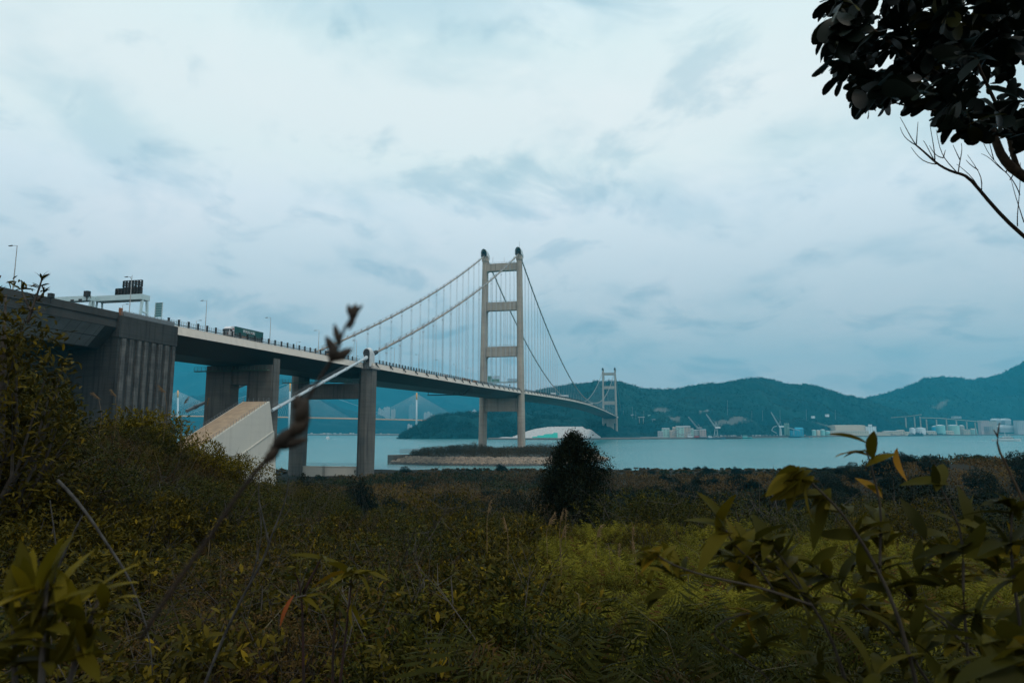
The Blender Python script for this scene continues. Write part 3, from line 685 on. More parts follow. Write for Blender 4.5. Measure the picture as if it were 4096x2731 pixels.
# direction signs beyond the near tower
M_GSIGN = mat('green_sign', (.0,.22,.15), (.0,.25,.17), 1, .5)
M_WHITE = mat('white_paint', (.75,.77,.77), (.68,.70,.70), 1, .5)
Yd = LT+26
def gd(px0,px1,py0,py1,Y): a = uy(px0,py0,Y); b_ = uy(px1,py1,Y); return a.x,b_.x,b_.z,a.z
gr = empty('sign_gantry', (CX,Yd,zt(Yd)), 'pale gantry carrying green direction signs between the near tower legs', 'gantry', 'sign gantries over the carriageway')
x0,x1,z0,z1 = gd(1946,2076,1527,1531,Yd)
part(MB().box(x0,x1,Yd,Yd+1.2,z0,z1), 'girder', M_TEALP, gr)
part(MB().box(x0,x0+.5,Yd+.2,Yd+.8,zt(Yd),z0-.002).box(x1-.5,x1,Yd+.2,Yd+.8,zt(Yd),z0-.002), 'leg', M_TEALP, gr)
for (a_,b_,c_,d_,lab) in ((1952,1966,1504,1526,'tall narrow green direction sign beside the left tower leg'),(1968,1998,1516,1526,'wide green direction sign between the near tower legs')):
    x0,x1,z0,z1 = gd(a_,b_,c_,d_,Yd); sgn = empty('direction_sign', (x0,Yd-.4,z0), lab, 'sign', 'green direction signs')
    part(MB().box(x0,x1,Yd-.4,Yd-.2,z0,z1), 'panel', M_GSIGN, sgn)
    mb = MB(); rr_ = random.Random(4); nl = 5 if z1-z0 > 4 else 2
    for j in range(nl):
        zz = z1-(j+.5)*(z1-z0)/nl; x = x0+.4
        while x < x1-.5: l = rr_.uniform(.3,.8); mb.box(x,min(x+l,x1-.3),Yd-.43,Yd-.402,zz-.22,zz+.18); x += l+.25
    part(mb, 'lettering', M_WHITE, sgn)
x0,x1,z0,z1 = gd(1968,1998,1504,1514,Yd); sb2 = empty('lattice_sign', (x0,Yd,z0), 'small pale lattice board above the wide green sign', 'sign'); mb = MB(); lat(mb,x0,x1,z0,z1,Yd,7,3,.12); part(mb,'frame',M_STEEL,sb2)
x0,x1,z0,z1 = gd(2032,2072,1515,1526,Yd); sb2 = empty('lattice_sign', (x0,Yd,z0), 'dark lattice sign board left of the right leg of the near tower', 'sign'); mb = MB(); lat(mb,x0,x1,z0,z1,Yd,8,3,.16); part(mb,'frame',M_DARK,sb2)
for (px0,px1,py,lab) in ((2202,2224,1578,'small white gantry over the main span, left one of a close pair'),(2231,2274,1578,'wide white gantry over the main span before the hillside'),(2340,2370,1608,'white gantry where the main cable dips to the deck'),(2405,2427,1632,'tiny white gantry just before the far tower')):
    X_ = CX+2; r_ = ray((px0+px1)/2, py); p = Vector((0,0,H))+r_*(X_/r_.x); w_ = (px1-px0)/F*p.y
    rt = empty('sign_gantry', (p.x,p.y,zt(min(p.y,2100))-.3), lab, 'gantry', 'sign gantries over the carriageway'); zz = zt(min(p.y,2100))-.3
    part(MB().box(p.x-w_/2,p.x+w_/2,p.y-1,p.y+1,zz+6.2,zz+8.4), 'girder', M_WHITE, rt)
    part(MB().box(p.x-w_/2,p.x-w_/2+.8,p.y-.6,p.y+.6,zz,zz+6.19), 'leg', M_WHITE, rt); part(MB().box(p.x+w_/2-.8,p.x+w_/2,p.y-.6,p.y+.6,zz,zz+6.19), 'leg', M_WHITE, rt)
# ---------------------------------------------------------------- vehicles
def wheels(r, xs, y_list, z, rad=.5):
    for y in y_list:
        for x in xs:
            w = MB().loft([[(x+dx,y+R*math.cos(a),z+R*math.sin(a)) for a in [2*math.pi*i/16 for i in range(16)]] for dx,R in ((-.15,rad*.94),(-.12,rad),(.12,rad),(.15,rad*.94))]); w = part(w,'wheel',M_DARK,r)
            part(MB().loft([[(x+dx,y+R*math.cos(a),z+R*math.sin(a)) for a in [2*math.pi*i/10 for i in range(10)]] for dx,R in ((.152,.28),(.17,.2))]),'rim',M_STEEL,w)
M_CONT = mat('container_paint', (.012,.085,.085), (.016,.105,.10), .6, .5)
M_CABW = mat('cab_paint', (.72,.70,.70), (.66,.64,.64), 1, .35)
M_GLASS = mat('dark_glass', (.015,.025,.03), None, rough=.12, spec=.6)
M_ORNG = mat('orange_paint', (.62,.22,.03), (.5,.17,.03), 1, .5)
M_REDP = mat('red_paint', (.45,.05,.04), (.4,.04,.03), 1, .5)
tx0, tx1 = CX+12.6, CX+15.1
yf = ux(903,1345,(tx0+tx1)/2).y; yr = ux(1040,1350,(tx0+tx1)/2).y; Lr = yr-yf
print('truck', yf, yr)
tr = empty('container_truck', ((tx0+tx1)/2, yf, zt(yf)), 'white-cabbed truck hauling a dark green container along the bridge deck', 'truck')
zr = lambda y: zt(y)-.1
xa, xb = CX+12.6, CX+15.1; zb0 = zr(yf)
def sh_box(mb, x0,x1,y0,y1,z0,z1):   # box following the road grade
    s0, s1 = zr(y0), zr(y1)
    mb.add([(x0,y0,z0+s0),(x1,y0,z0+s0),(x1,y1,z0+s1),(x0,y1,z0+s1),(x0,y0,z1+s0),(x1,y0,z1+s0),(x1,y1,z1+s1),(x0,y1,z1+s1)],[(0,3,2,1),(4,5,6,7),(0,1,5,4),(1,2,6,5),(2,3,7,6),(3,0,4,7)]); return mb
cabl = 2.7
sec = [(0,.55),(0,1.7),(.12,2.0),(.45,3.15),(1.0,3.75),(1.9,4.05),(cabl,4.1),(cabl,.55)]
mb = MB().loft([[(x,yf+a,zb0+b_) for a,b_ in sec] for x in (xa+.02,xb-.02)]); part(mb,'cab',M_CABW,tr)
part(MB().loft([[(x,yf+a,zb0+b_) for a,b_ in ((.05,1.85),(.02,1.86),(.36,3.1),(.42,3.08))] for x in (xa+.15,xb-.15)]), 'windscreen', M_GLASS, tr)
part(MB().box(xb-.018,xb+.012,yf+.65,yf+1.7,zb0+2.1,zb0+3.0), 'side_window', M_GLASS, tr)
part(MB().box(xa+.2,xb-.2,yf-.05,yf-.002,zb0+.9,zb0+1.75).box(xa+.05,xb-.05,yf-.1,yf-.002,zb0+.4,zb0+.85), 'grille', M_DARK, tr)
mb = MB(); rr_ = random.Random(3)
for k in range(16): y = yf+.7+rr_.random()*1.8; z = zb0+.9+rr_.random()*2.2; mb.add([(xb+.014,y,z),(xb+.014,y+.18+.2*rr_.random(),z+.1),(xb+.014,y+.1,z+.5*rr_.random()+.2)],[(0,1,2)])
for k in range(7): x = xa+.3+rr_.random()*1.9; z = zb0+1.7+rr_.random()*.5-1.0; mb.add([(x,yf-.11,z),(x+.3,yf-.11,z+.1),(x+.1,yf-.11,z+.4)],[(0,1,2)])
part(mb, 'red_decals', M_REDP, tr)
for x in (xa-.15,xb+.15): part(MB().box(x-.1,x+.1,yf+.25,yf+.4,zb0+2.2,zb0+3.0), 'mirror', M_DARK, tr)
yc0, yc1 = yf+cabl+.35, yr
part(sh_box(MB(),xa,xb,yc0,yc1,1.45,4.15), 'container', M_CONT, tr)
mb = MB()
for y in np.arange(yc0+.3,yc1-.2,.45): sh_box(mb,xb+.002,xb+.035,y,y+.2,1.6,4.0)
sh_box(mb,xb+.002,xb+.06,yc0,yc0+.16,1.45,4.15); sh_box(mb,xb+.002,xb+.06,yc1-.16,yc1,1.45,4.15); sh_box(mb,xb+.002,xb+.06,yc0+.17,yc1-.17,1.45,1.6); sh_box(mb,xb+.002,xb+.06,yc0+.17,yc1-.17,4.02,4.15)
ct = part(mb,'container_ribs',M_CONT,tr)
part(sh_box(MB(),xa+.3,xb-.25,yf+1,yc1-.1,.85,1.44), 'chassis', M_DARK, tr)
part(sh_box(sh_box(MB(),xb-.24,xb-.1,yc0+4.2,yc0+7.0,.5,.7),xb-.24,xb-.1,yc0+4.2,yc0+7.0,1.05,1.25), 'side_guard', M_ORNG, tr)
def wz_(y): return zr(y)+.5
for y in (yf+1.3, yf+3.8, yc1-3.9, yc1-2.6, yc1-1.3): wheels(tr,(xa+.25,xb-.2),(y,),wz_(y))
def text(body, size, m, name, parent, M):
    cu = bpy.data.curves.new(name, 'FONT'); cu.body = body; cu.size = size; cu.extrude = .01; cu.align_x = 'CENTER'; cu.space_character = 1.1; cu.offset = .02
    to = bpy.data.objects.new('tmp', cu); COL.objects.link(to); bpy.context.view_layer.update()
    me = bpy.data.meshes.new_from_object(to.evaluated_get(bpy.context.evaluated_depsgraph_get())); bpy.data.objects.remove(to)
    me.transform(M); me.materials.clear(); me.materials.append(m); return link(name, me, parent)
Mt = Matrix.Translation((xb+.07,(yc0+yc1)/2-.4, zr((yc0+yc1)/2)+2.55)) @ Matrix(((0,0,1,0),(1,0,0,0),(0,1,0,0),(0,0,0,1)))
tW = text('WAN HAI', 1.5, M_WHITE, 'lettering', None, Matrix.Translation(-tr.location)@Mt); tW.parent = tr
Mt2 = Mt @ Matrix.Translation((0,0,.02))
me = MB()
for cyy in (-1.32, 1.72): me.add([(0.03,cyy-.28,.12),(0.03,cyy+.28,.12),(0.03,cyy,.6)],[(0,1,2)])
me = [(xb+.1, (yc0+yc1)/2-.4+v[1], zr((yc0+yc1)/2)+2.55+v[2]) for v in me.v]
part(MB().add(me,[(0,1,2),(3,4,5)]), 'red_logo', M_REDP, tr)
# coach behind the blurred twig
yb0 = ux(1318,1420,CX+14.5).y; yb1 = yb0+12; xa2, xb2 = CX+12.6, CX+15.1
bs = empty('coach', ((xa2+xb2)/2,yb0,zr(yb0)), 'white roofed coach with orange lower body half hidden by the blurred twig', 'coach')
part(sh_box(MB(),xa2,xb2,yb0,yb1,.4,1.55), 'lower_body', M_ORNG, bs); part(sh_box(MB(),xa2+.05,xb2-.05,yb0+.06,yb1-.05,1.552,2.75), 'window_band', M_GLASS, bs)
s0 = zr(yb0); part(sh_box(sh_box(MB(),xa2+.02,xb2-.02,yb0+.02,yb1,2.752,3.1),xa2+.3,xb2-.3,yb0+.3,yb1-.3,3.102,3.25), 'roof', M_CABW, bs)
mb = MB()
for y in np.arange(yb0+1.6,yb1-.5,1.7): sh_box(mb,xb2-.048,xb2+.0,y,y+.14,1.56,2.75)
part(mb,'window_pillars',M_ORNG,bs)
part(sh_box(MB(),xa2+.2,xb2-.2,yb0-.04,yb0-.002,.6,.95),'bumper',M_DARK,bs)
for y in (yb0+2.2,yb1-2.6): wheels(bs,(xa2+.2,xb2-.1),(y,),wz_(y))
# small orange works lorries by the near tower
for i,(px,lab) in enumerate(((1853,'small orange works lorry left of the near tower'),(1868,'second orange works lorry, right behind the first'),(1898,'orange works lorry almost touching the left tower leg'),(1776,'small pale van between the hangers of the side span'))):
    yv = ux(px,1515,CX+17).y; zv = zr(yv); xv0, xv1 = CX+15.8, CX+18.1
    r = empty('works_lorry' if i<3 else 'van', (xv0,yv,zv), lab, 'lorry' if i<3 else 'van', 'works lorries on the deck' if i<3 else None)
    mm = M_ORNG if i < 3 else M_CABW
    part(MB().loft([[(x,yv+a,zv+b_) for a,b_ in ((0,.5),(0,1.5),(.4,2.3),(1.7,2.35),(1.7,.5))] for x in (xv0,xv1)]),'cab',mm,r)
    part(MB().box(xv0,xv1,yv+1.8,yv+5.5,zv+.9,zv+(2.0 if i<3 else 2.5)),'load_bed',mm if i else M_STEEL,r)
    part(MB().box(xv1+.002,xv1+.02,yv+.5,yv+1.4,zv+1.5,zv+2.1),'side_window',M_GLASS,r)
    wheels(r,(xv0+.2,xv1-.1),(yv+.9,yv+4.4),zv+.45,.45)
for i,(y,s_) in enumerate(((268,1),(352,-1),(604,1))):
    z = zt(y); k_ = hw(y)-20.2; r = empty('call_sign', (CX+s_*(19.6+k_),y,z), ['small grey roadside post sign left of the coach','small post sign on the far deck edge of the side span','small dark post sign near the orange lorries'][i], 'sign')
    part(MB().tube([(CX+s_*(19.2+k_),y,z),(CX+s_*(19.2+k_),y,z+3.4)],.08,5),'post',M_STEEL,r); part(MB().box(CX+s_*(19.2+k_)-.5,CX+s_*(19.2+k_)+.5,y-.1,y+.1,z+2.6,z+4.0),'panel',M_STEEL if i==0 else M_DARK,r)
HAZE = 1.1e-4
HAZEC = (.07,.64,.88,1)
SKY = [(0.0,(.66,.64,.64)),(.05,(.64,.64,.66)),(.12,(.62,.68,.72)),(.22,(.74,.82,.88)),(.33,(.88,.97,1.02)),(.46,(.97,1.06,1.10)),(.62,(.76,.92,.99)),(1.0,(.62,.82,.90))]
# ---------------------------------------------------------------- islet under the near tower
def islet():
    n, mrows = 200, 26
    fl = [(1560,1856),(1600,1856),(1700,1860),(1850,1862),(2000,1864),(2200,1862),(2350,1852),(2432,1842)]
    fp = [uz(x,y,0) for x,y in fl]; fx = [(-1)*0 for _ in fl]
    us = np.array([p.x*cy_+p.y*sy_ for p in fp]); vs = np.array([-p.x*sy_+p.y*cy_ for p in fp])
    U = np.linspace(us[0], us[-1], n); V0 = np.interp(U, us, vs); k = (U-us[0])/(us[-1]-us[0])
    V1 = V0+(220*np.sin(np.pi*np.clip(k*.94+.03,0,1))**.6)*np.clip(1-.25*k,0,1)+4
    T = np.linspace(0,1,mrows); V = np.zeros((mrows,n,3))
    for i,t in enumerate(T):
        v = V0+(V1-V0)*(t**1.6)
        d = np.minimum(v-V0, V1-v); z = -1+np.clip(d/10,0,1)*5.2+np.clip((d-12)/40,0,1)*1.5; z = z*np.clip(np.sin(np.pi*np.clip(k,.004,.996))*4,0.1,1)
        x, y = uv2w(U, v); V[i] = np.stack([x,y,z+fbm(x/6,y/6,2)*.8],-1)
    I = np.arange(mrows*n).reshape(mrows,n); Fq = np.stack([I[:-1,:-1],I[:-1,1:],I[1:,1:],I[1:,:-1]],-1).reshape(-1,4)
    o = npmesh('islet', V.reshape(-1,3), Fq, mat('islet_earth',(.05,.045,.035),(.09,.075,.055),.2,.95), smooth=True); tag(o, kind='structure')
    return U, V0, V1, k
iU, iV0, iV1, iK = islet()
# rip-rap boulders
def rocks(name, centers, sizes, m, rng):
    n = len(centers); base = np.array([(-1,-1,-1),(1,-1,-1),(1,1,-1),(-1,1,-1),(-1,-1,1),(1,-1,1),(1,1,1),(-1,1,1)],float)
    fb = np.array([(0,3,2,1),(4,5,6,7),(0,1,5,4),(1,2,6,5),(2,3,7,6),(3,0,4,7)])
    ang = rng.random((n,3))*6.28; V = np.zeros((n,8,3))
    for i in range(n):
        R = np.array(Matrix.Rotation(ang[i,0],3,'X') @ Matrix.Rotation(ang[i,1],3,'Y') @ Matrix.Rotation(ang[i,2],3,'Z'))
        V[i] = (base*(.75+.5*rng.random((8,3)))*sizes[i]*np.array([1,.8,.6]))@R.T+centers[i]
    Fq = (np.arange(n)[:,None,None]*8+fb[None]).reshape(-1,4)
    return npmesh(name, V.reshape(-1,3), Fq, m, tone=np.repeat(rng.random(n),8))
M_ROCK = mat('breakwater_rock',(.38,.285,.205),(.17,.135,.105),.35,.9,lo=.3,hi=.7)
M_WROCK = mat('wet_rock',(.06,.06,.055),(.10,.09,.08),.5,.7)
c = []; s_ = []; c2 = []; s2 = []
for i in range(5200):
    j = RNG.integers(0,200); t = RNG.random(); k = iK[j]; off = 14.0*t-1.0
    u = iU[j]+RNG.normal(0,.6); v = iV0[j]+off
    env = min(1,math.sin(math.pi*min(max(k,.01),.99))*4+.15)
    z = (-.3+max(0,off)*.42)*env; x, y = uv2w(u, v)
    if z < .9: c2.append((x,y,z)); s2.append(RNG.uniform(.4,.9))
    else: c.append((x,y,z)); s_.append(RNG.uniform(.4,1.0))
r = rocks('breakwater_boulders', np.array(c), s_, M_ROCK, RNG); tag(r,'pale rocky breakwater along the front of the islet','boulders',kind='stuff')
r = rocks('tideline_boulders', np.array(c2), s2, M_WROCK, RNG); tag(r,'dark wet boulders along the islet waterline','boulders',kind='stuff')
j0 = ud(1578,1818,545); j1 = ud(1700,1818,545)
jt = empty('jetty', (j0.x,j0.y,0), 'grey concrete jetty with a fence at the left end of the islet', 'jetty')
j0 = ud(1578,1820,530); j1 = ud(1740,1820,560)
a = Vector((j0.x,j0.y,0)); b_ = Vector((j1.x,j1.y,0)); d = (b_-a).normalized(); nn = Vector((-d.y,d.x,0))
part(MB().loft([[p+nn*q for q,p in ((0,Vector((e.x,e.y,zz))) ,(9,Vector((e.x,e.y,zz))))] + [] for e,zz in ((a,-1),)]*1) if 0 else MB().add([a+Vector((0,0,-1)),b_+Vector((0,0,-1)),b_+nn*9+Vector((0,0,-1)),a+nn*9+Vector((0,0,-1)),a+Vector((0,0,j0.z)),b_+Vector((0,0,j0.z)),b_+nn*9+Vector((0,0,j0.z)),a+nn*9+Vector((0,0,j0.z))],[(0,3,2,1),(4,5,6,7),(0,1,5,4),(1,2,6,5),(2,3,7,6),(3,0,4,7)]),'quay',M_PIER,jt)
mb = MB(); e0 = ud(1600,1816,565); e1 = ud(1690,1816,580)
for k in range(26): p = e0+(e1-e0)*k/25; mb.box(p.x-.12,p.x+.12,p.y-.12,p.y+.12,j0.z,j0.z+3.6)
p0_, p1_ = Vector((e0.x,e0.y,j0.z+3.3)), Vector((e1.x,e1.y,j0.z+3.3)); mb.beam(p0_,p1_,.2); mb.beam(p0_-Vector((0,0,2)),p1_-Vector((0,0,2)),.2)
part(mb,'fence',M_STEEL,jt)
# ---------------------------------------------------------------- cable-stayed bridge far behind
cb = empty('cable_stayed_bridge', (ud(1160,1715,2450).x, ud(1160,1715,2450).y, 0), 'distant cable-stayed bridge with orange-topped needle towers seen under the deck', 'bridge')
M_STAY = mat('stay_cable',(.50,.54,.56)); M_DORG = mat('deck_orange',(.75,.33,.12),(.66,.30,.12),.01); M_TOPO = mat('orange_mast',(1.0,.42,.03),(.95,.38,.03),.1,.5)
dkp = [(300,1662,2520),(712,1664,2520),(1157,1669,2450),(1665,1680,2500),(1760,1682,2520)]
dpt = [ud(*p) for p in dkp]
mb = MB(); mb.tube(dpt,[2.2]*5,4); part(mb,'deck',M_DORG,cb)
mb = MB(); mb.tube([p+Vector((0,0,2.6)) for p in dpt],.35,4); part(mb,'parapet',M_STAY,cb)
for i,(px,pt) in enumerate(((712,1561),(1161,1530),(1667,1571))):
    D = (2520,2450,2500)[i]; top = ud(px,pt,D); base = ud(px-(6 if i==1 else 2),1750,D); base.z = 0; kk = .80; cut = base+(top-base)*.84
    t_ = part(MB().tube([base,cut],[4.2,3.0],8),'tower',M_HOOD,cb,True); part(MB().tube([cut,top],[3.3,2.6],8),'mast_top',M_TOPO,t_,True)
    mid = dpt[1+i]; axis = (dpt[min(2+i,4)]-dpt[i]).normalized(); mb = MB()
    for sd in (-1,1):
        span = (215,225,170)[i]
        for k in range(26):
            f = (k+1)/26; tp = base+(top-base)*(.83+.15*f); e = Vector((mid.x,mid.y,0))+axis*sd*span*f; 
            q = [ (Vector((mid.x,mid.y,0))-Vector((p.x,p.y,0))).dot(axis) for p in dpt]
            s_along = sd*span*f; zz = np.interp(s_along,[-x for x in q],[p.z for p in dpt]); mb.beam(tp,(e.x,e.y,zz+2),.42,.42)
    o = part(mb,'stay_cables',M_STAY,cb); tag(o,kind='stuff')
a = ud(1667,1571,2500); a2 = ud(1161,1530,2450); mb = MB()
for (tp,ep) in ((a2,ud(1600,1680,2490)),(a2,ud(720,1664,2510))): mb.beam(tp,ep,.9,.9)
part(mb,'long_stay',M_STAY,cb)
# ---------------------------------------------------------------- city towers beyond
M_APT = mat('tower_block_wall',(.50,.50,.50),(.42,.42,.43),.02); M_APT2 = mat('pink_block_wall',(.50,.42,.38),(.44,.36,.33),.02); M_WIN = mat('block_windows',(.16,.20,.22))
def apartment(px0,px1,top,D,lab,mt,base=1708,cat='building',group='distant apartment towers',dep=None):
    a = ud(px0,base,D); b_ = ud(px1,base,D); tp = ud(px0,top,D).z; w = (b_-a).length; dx = (b_-a).normalized(); dy = Vector((-dx.y,dx.x,0)); dep = dep or w
    r = empty('apartment_tower',(a.x,a.y,0),lab,cat,group)
    def bx(mb,s0,s1,t0,t1,z0,z1): return mb.add([a*1+dx*s+dy*t+Vector((0,0,z-a.z)) for z in (z0,z1) for s,t in ((s0,t0),(s1,t0),(s1,t1),(s0,t1))],[(0,3,2,1),(4,5,6,7),(0,1,5,4),(1,2,6,5),(2,3,7,6),(3,0,4,7)])
    mb = MB(); bx(mb,0,w,0,dep,0,tp); bx(mb,w*.3,w*.7,dep*.3,dep*.7,tp+.01,tp+min(6,(tp)*.06)); part(mb,'wall',mt,r)
    mb = MB(); fl = max(3,int((tp-8)/6)); nb = max(2,int(w/9))
    for i in range(nb):
        s = (i+.5)*w/nb
        for j in range(fl): z = 8+j*(tp-12)/fl; bx(mb,s-w/nb*.25,s+w/nb*.25,-.3,-.02,z,z+(tp-12)/fl*.5)
    o = part(mb,'windows',M_WIN,r); o['kind']='stuff'
    return r
k = 0
rr_ = random.Random(11)
for (x0,x1,tp,D,mt,lab) in (
  (1511,1520,1634,4300,0,'pale apartment tower at the left edge of the city cluster behind the pier'),(1521,1530,1640,4350,0,'slightly lower pale tower second from the pier'),(1532,1542,1631,4300,0,'pale twin-width tower in the middle of the left cluster'),(1543,1550,1628,4350,0,'thin pale tower just right of the middle of the left cluster'),(1551,1557,1629,4300,0,'thin tall pale tower beside the pink ones'),
  (1562,1570,1640,4280,1,'pinkish apartment tower right of the pale ones'),(1571,1579,1638,4280,1,'pinkish apartment tower at the right end of the left cluster'),
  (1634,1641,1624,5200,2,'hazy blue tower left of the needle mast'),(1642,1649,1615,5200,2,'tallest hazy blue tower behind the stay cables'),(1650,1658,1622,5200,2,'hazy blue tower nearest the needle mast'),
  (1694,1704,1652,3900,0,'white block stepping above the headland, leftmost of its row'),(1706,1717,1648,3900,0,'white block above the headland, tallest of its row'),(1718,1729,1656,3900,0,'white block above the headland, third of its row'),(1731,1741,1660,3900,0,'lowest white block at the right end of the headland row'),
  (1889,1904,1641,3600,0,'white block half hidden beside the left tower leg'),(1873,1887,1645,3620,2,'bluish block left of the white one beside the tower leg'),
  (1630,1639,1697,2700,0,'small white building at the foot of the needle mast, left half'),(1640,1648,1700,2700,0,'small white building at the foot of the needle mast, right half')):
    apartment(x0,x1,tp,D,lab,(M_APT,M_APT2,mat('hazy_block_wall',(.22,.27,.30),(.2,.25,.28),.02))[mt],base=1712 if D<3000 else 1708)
# low seafront houses on the distant shore
M_HOUSE = [mat('house_white',(.42,.42,.41)),mat('house_tan',(.45,.38,.32)),mat('house_grey',(.35,.37,.38)),mat('house_mint',(.36,.55,.48)),mat('house_pinkish',(.48,.36,.33))]
M_ROOF = [mat('roof_grey',(.30,.31,.31)),mat('roof_tan',(.42,.33,.26)),mat('roof_blue',(.12,.28,.36))]
def shed(px0,px1,yt,yb,D,lab,mt,rf,gable=.25,dep=None,name='shore_house',cat='building',group=None,win=True):
    a = ud(px0,1716,D); b_ = ud(px1,1716,D); zb = ud((px0+px1)/2,yb,D).z; zt_ = ud((px0+px1)/2,yt,D).z; w = (Vector((b_.x-a.x,b_.y-a.y,0))).length; dx = Vector((cy_,sy_,0)); dy = Vector((-sy_,cy_,0)); dep = dep or max(8,w*.6); h = zt_-zb
    zb0 = min(zb,3) if name != 'hillside_building' else zb-2.5; r = empty(name,(a.x,a.y,zb),lab,cat,group); A = Vector((a.x,a.y,0)); he = h*(1-gable)
    P = lambda s,t,z: A+dx*s+dy*t+Vector((0,0,z))
    part(MB().add([P(s,t,z) for z in (zb0-.5,zb+he) for s,t in ((0,0),(w,0),(w,dep),(0,dep))],[(0,3,2,1),(4,5,6,7),(0,1,5,4),(1,2,6,5),(2,3,7,6),(3,0,4,7)]),'wall',mt,r)
    o_ = min(.6,w*.03)
    if gable > 0: part(MB().add([P(-o_,-o_,zb+he+.01),P(w+o_,-o_,zb+he+.01),P(w+o_,dep+o_,zb+he+.01),P(-o_,dep+o_,zb+he+.01),P(-o_,dep/2,zb+h),P(w+o_,dep/2,zb+h)],[(0,1,5,4),(2,3,4,5),(0,4,3),(1,2,5),(0,3,2,1)]),'roof',rf,r)
    else: part(MB().add([P(s,t,z) for z in (zb+he+.01,zb+he+.5) for s,t in ((-o_,-o_),(w+o_,-o_),(w+o_,dep+o_),(-o_,dep+o_))],[(0,3,2,1),(4,5,6,7),(0,1,5,4),(1,2,6,5),(2,3,7,6),(3,0,4,7)]),'roof',rf,r)
    if win and w > 6:
        nw = max(2,int(w/8)); nf = max(1,int(he/5)); mb = MB()
        for j in range(nf):
            for i in range(nw):
                s0 = (i+.3)*w/nw; z0 = zb+(j+.35)*he/nf; mb.add([P(s,t,z) for z in (z0,z0+he/nf*.35) for s,t in ((s0,-.15),(s0+w/nw*.4,-.15),(s0+w/nw*.4,-.02),(s0,-.02))],[(0,3,2,1),(4,5,6,7),(0,1,5,4),(1,2,6,5),(2,3,7,6),(3,0,4,7)])
        o = part(mb,'windows',M_WIN,r); o['kind']='stuff'
    return r
for i in range(22):
    px = 1165+i*13+rr_.uniform(-3,3) if i < 20 else 1520+(i-20)*30
    w = rr_.uniform(5,10); shed(px,px+w,1740-rr_.uniform(4,10),1741,3150+rr_.uniform(0,80),'small pale house on the distant shore seen between the portal columns' if i<20 else 'small pale house on the distant shore right of the portal column',M_HOUSE[rr_.choice([0,0,1,2])],M_ROOF[rr_.choice([0,1])],group='houses on the distant shore')
pts = [uz(x,y,0) for x,y in ((-500,1741),(1100,1741),(1350,1741),(1600,1742),(1700,1743))]
fr = [(p.x,p.y) for p in pts]; poly_slab('shore', fr+[(p[0]-sy_*600,p[1]+cy_*600) for p in fr[::-1]], -3, 3, M_LAND, kind='structure')
# beacon on the headland point
p = uz(1622,1752,0); bc = empty('beacon',(p.x,p.y,0),'tiny white beacon at the tip of the headland','beacon'); part(MB().cyl((p.x,p.y,-1),1.6,8,10,1.1),'tower',M_WHITE,bc); part(MB().cyl((p.x,p.y,7.01),.9,2,8,.2),'lantern',M_WHITE,bc)
# ---------------------------------------------------------------- gravel stockpile with tarpaulin
M_GRAV = mat('pale_gravel',(.56,.51,.48),(.40,.37,.35),.25,.95,bump=.4)
def stock(prof,D,dep,name,m,lab,cat,kind=None,jit=1.2):
    xs = np.linspace(prof[0][0],prof[-1][0],140); ys = np.interp(xs,[p[0] for p in prof],[p[1] for p in prof]); rows = 24; V = np.zeros((rows,len(xs),3))
    for j in range(len(xs)):
        c_ = ud(xs[j],ys[j],D+dep*.5); b0 = ud(xs[j],1716,D)
        for i in range(rows):
            t = i/(rows-1); h_ = min(1,1.9*min(t,1-t)**.9*1.12); f = D+dep*t; p = ud(xs[j],1716,f); z = 2.5+(c_.z-2.5)*h_+ (fbm(xs[j]/4,t*9,3)-.5)*jit*2*min(1,h_*3); V[i,j] = (p.x,p.y,max(z,1.5))
    I = np.arange(rows*len(xs)).reshape(rows,-1); Fq = np.stack([I[:-1,:-1],I[:-1,1:],I[1:,1:],I[1:,:-1]],-1).reshape(-1,4)
    o = npmesh(name,V.reshape(-1,3),Fq,m,smooth=False); tag(o,lab,cat,kind=kind); return V
sp_prof = [(1990,1750),(2020,1746),(2048,1747),(2070,1738),(2100,1727),(2138,1715),(2165,1711),(2201,1706.5),(2260,1706),(2329,1706),(2345,1716),(2362,1717),(2380,1730),(2402,1747)]
SV = stock(sp_prof,1790,150,'gravel_stockpile',M_GRAV,'long flat-topped pile of pale gravel on the far shore','gravel pile')
tp_ = [(2120,1750),(2150,1741),(2175,1736),(2231,1732),(2229,1750)]
ii = [(i,j) for i in range(1,9) for j in range(SV.shape[1])]
cols_ = [j for j in range(SV.shape[1]) if 2128 <= 1990+(2402-1990)*j/139 <= 2231]
tv = []; tf = []
for a_,i in enumerate(range(0,8)):
    for j in cols_:
        v = SV[i,j]; lim = np.interp(1990+412*j/139,[2128,2150,2180,2231],[1,2,3.2,4.4]); q = SV[min(i,int(lim)),j]
        tv.append((q[0]+sy_*1.6,q[1]-cy_*1.6,q[2]+1.0))
nc = len(cols_)
for i in range(7):
    for j in range(nc-1): tf.append((i*nc+j,i*nc+j+1,(i+1)*nc+j+1,(i+1)*nc+j))
o = MB().add(tv,tf).build('tarpaulin',mat('green_tarpaulin',(.01,.32,.25),(.03,.4,.32),.2,.6)); tag(o,'bright green tarpaulin spread on the gravel pile','tarpaulin')
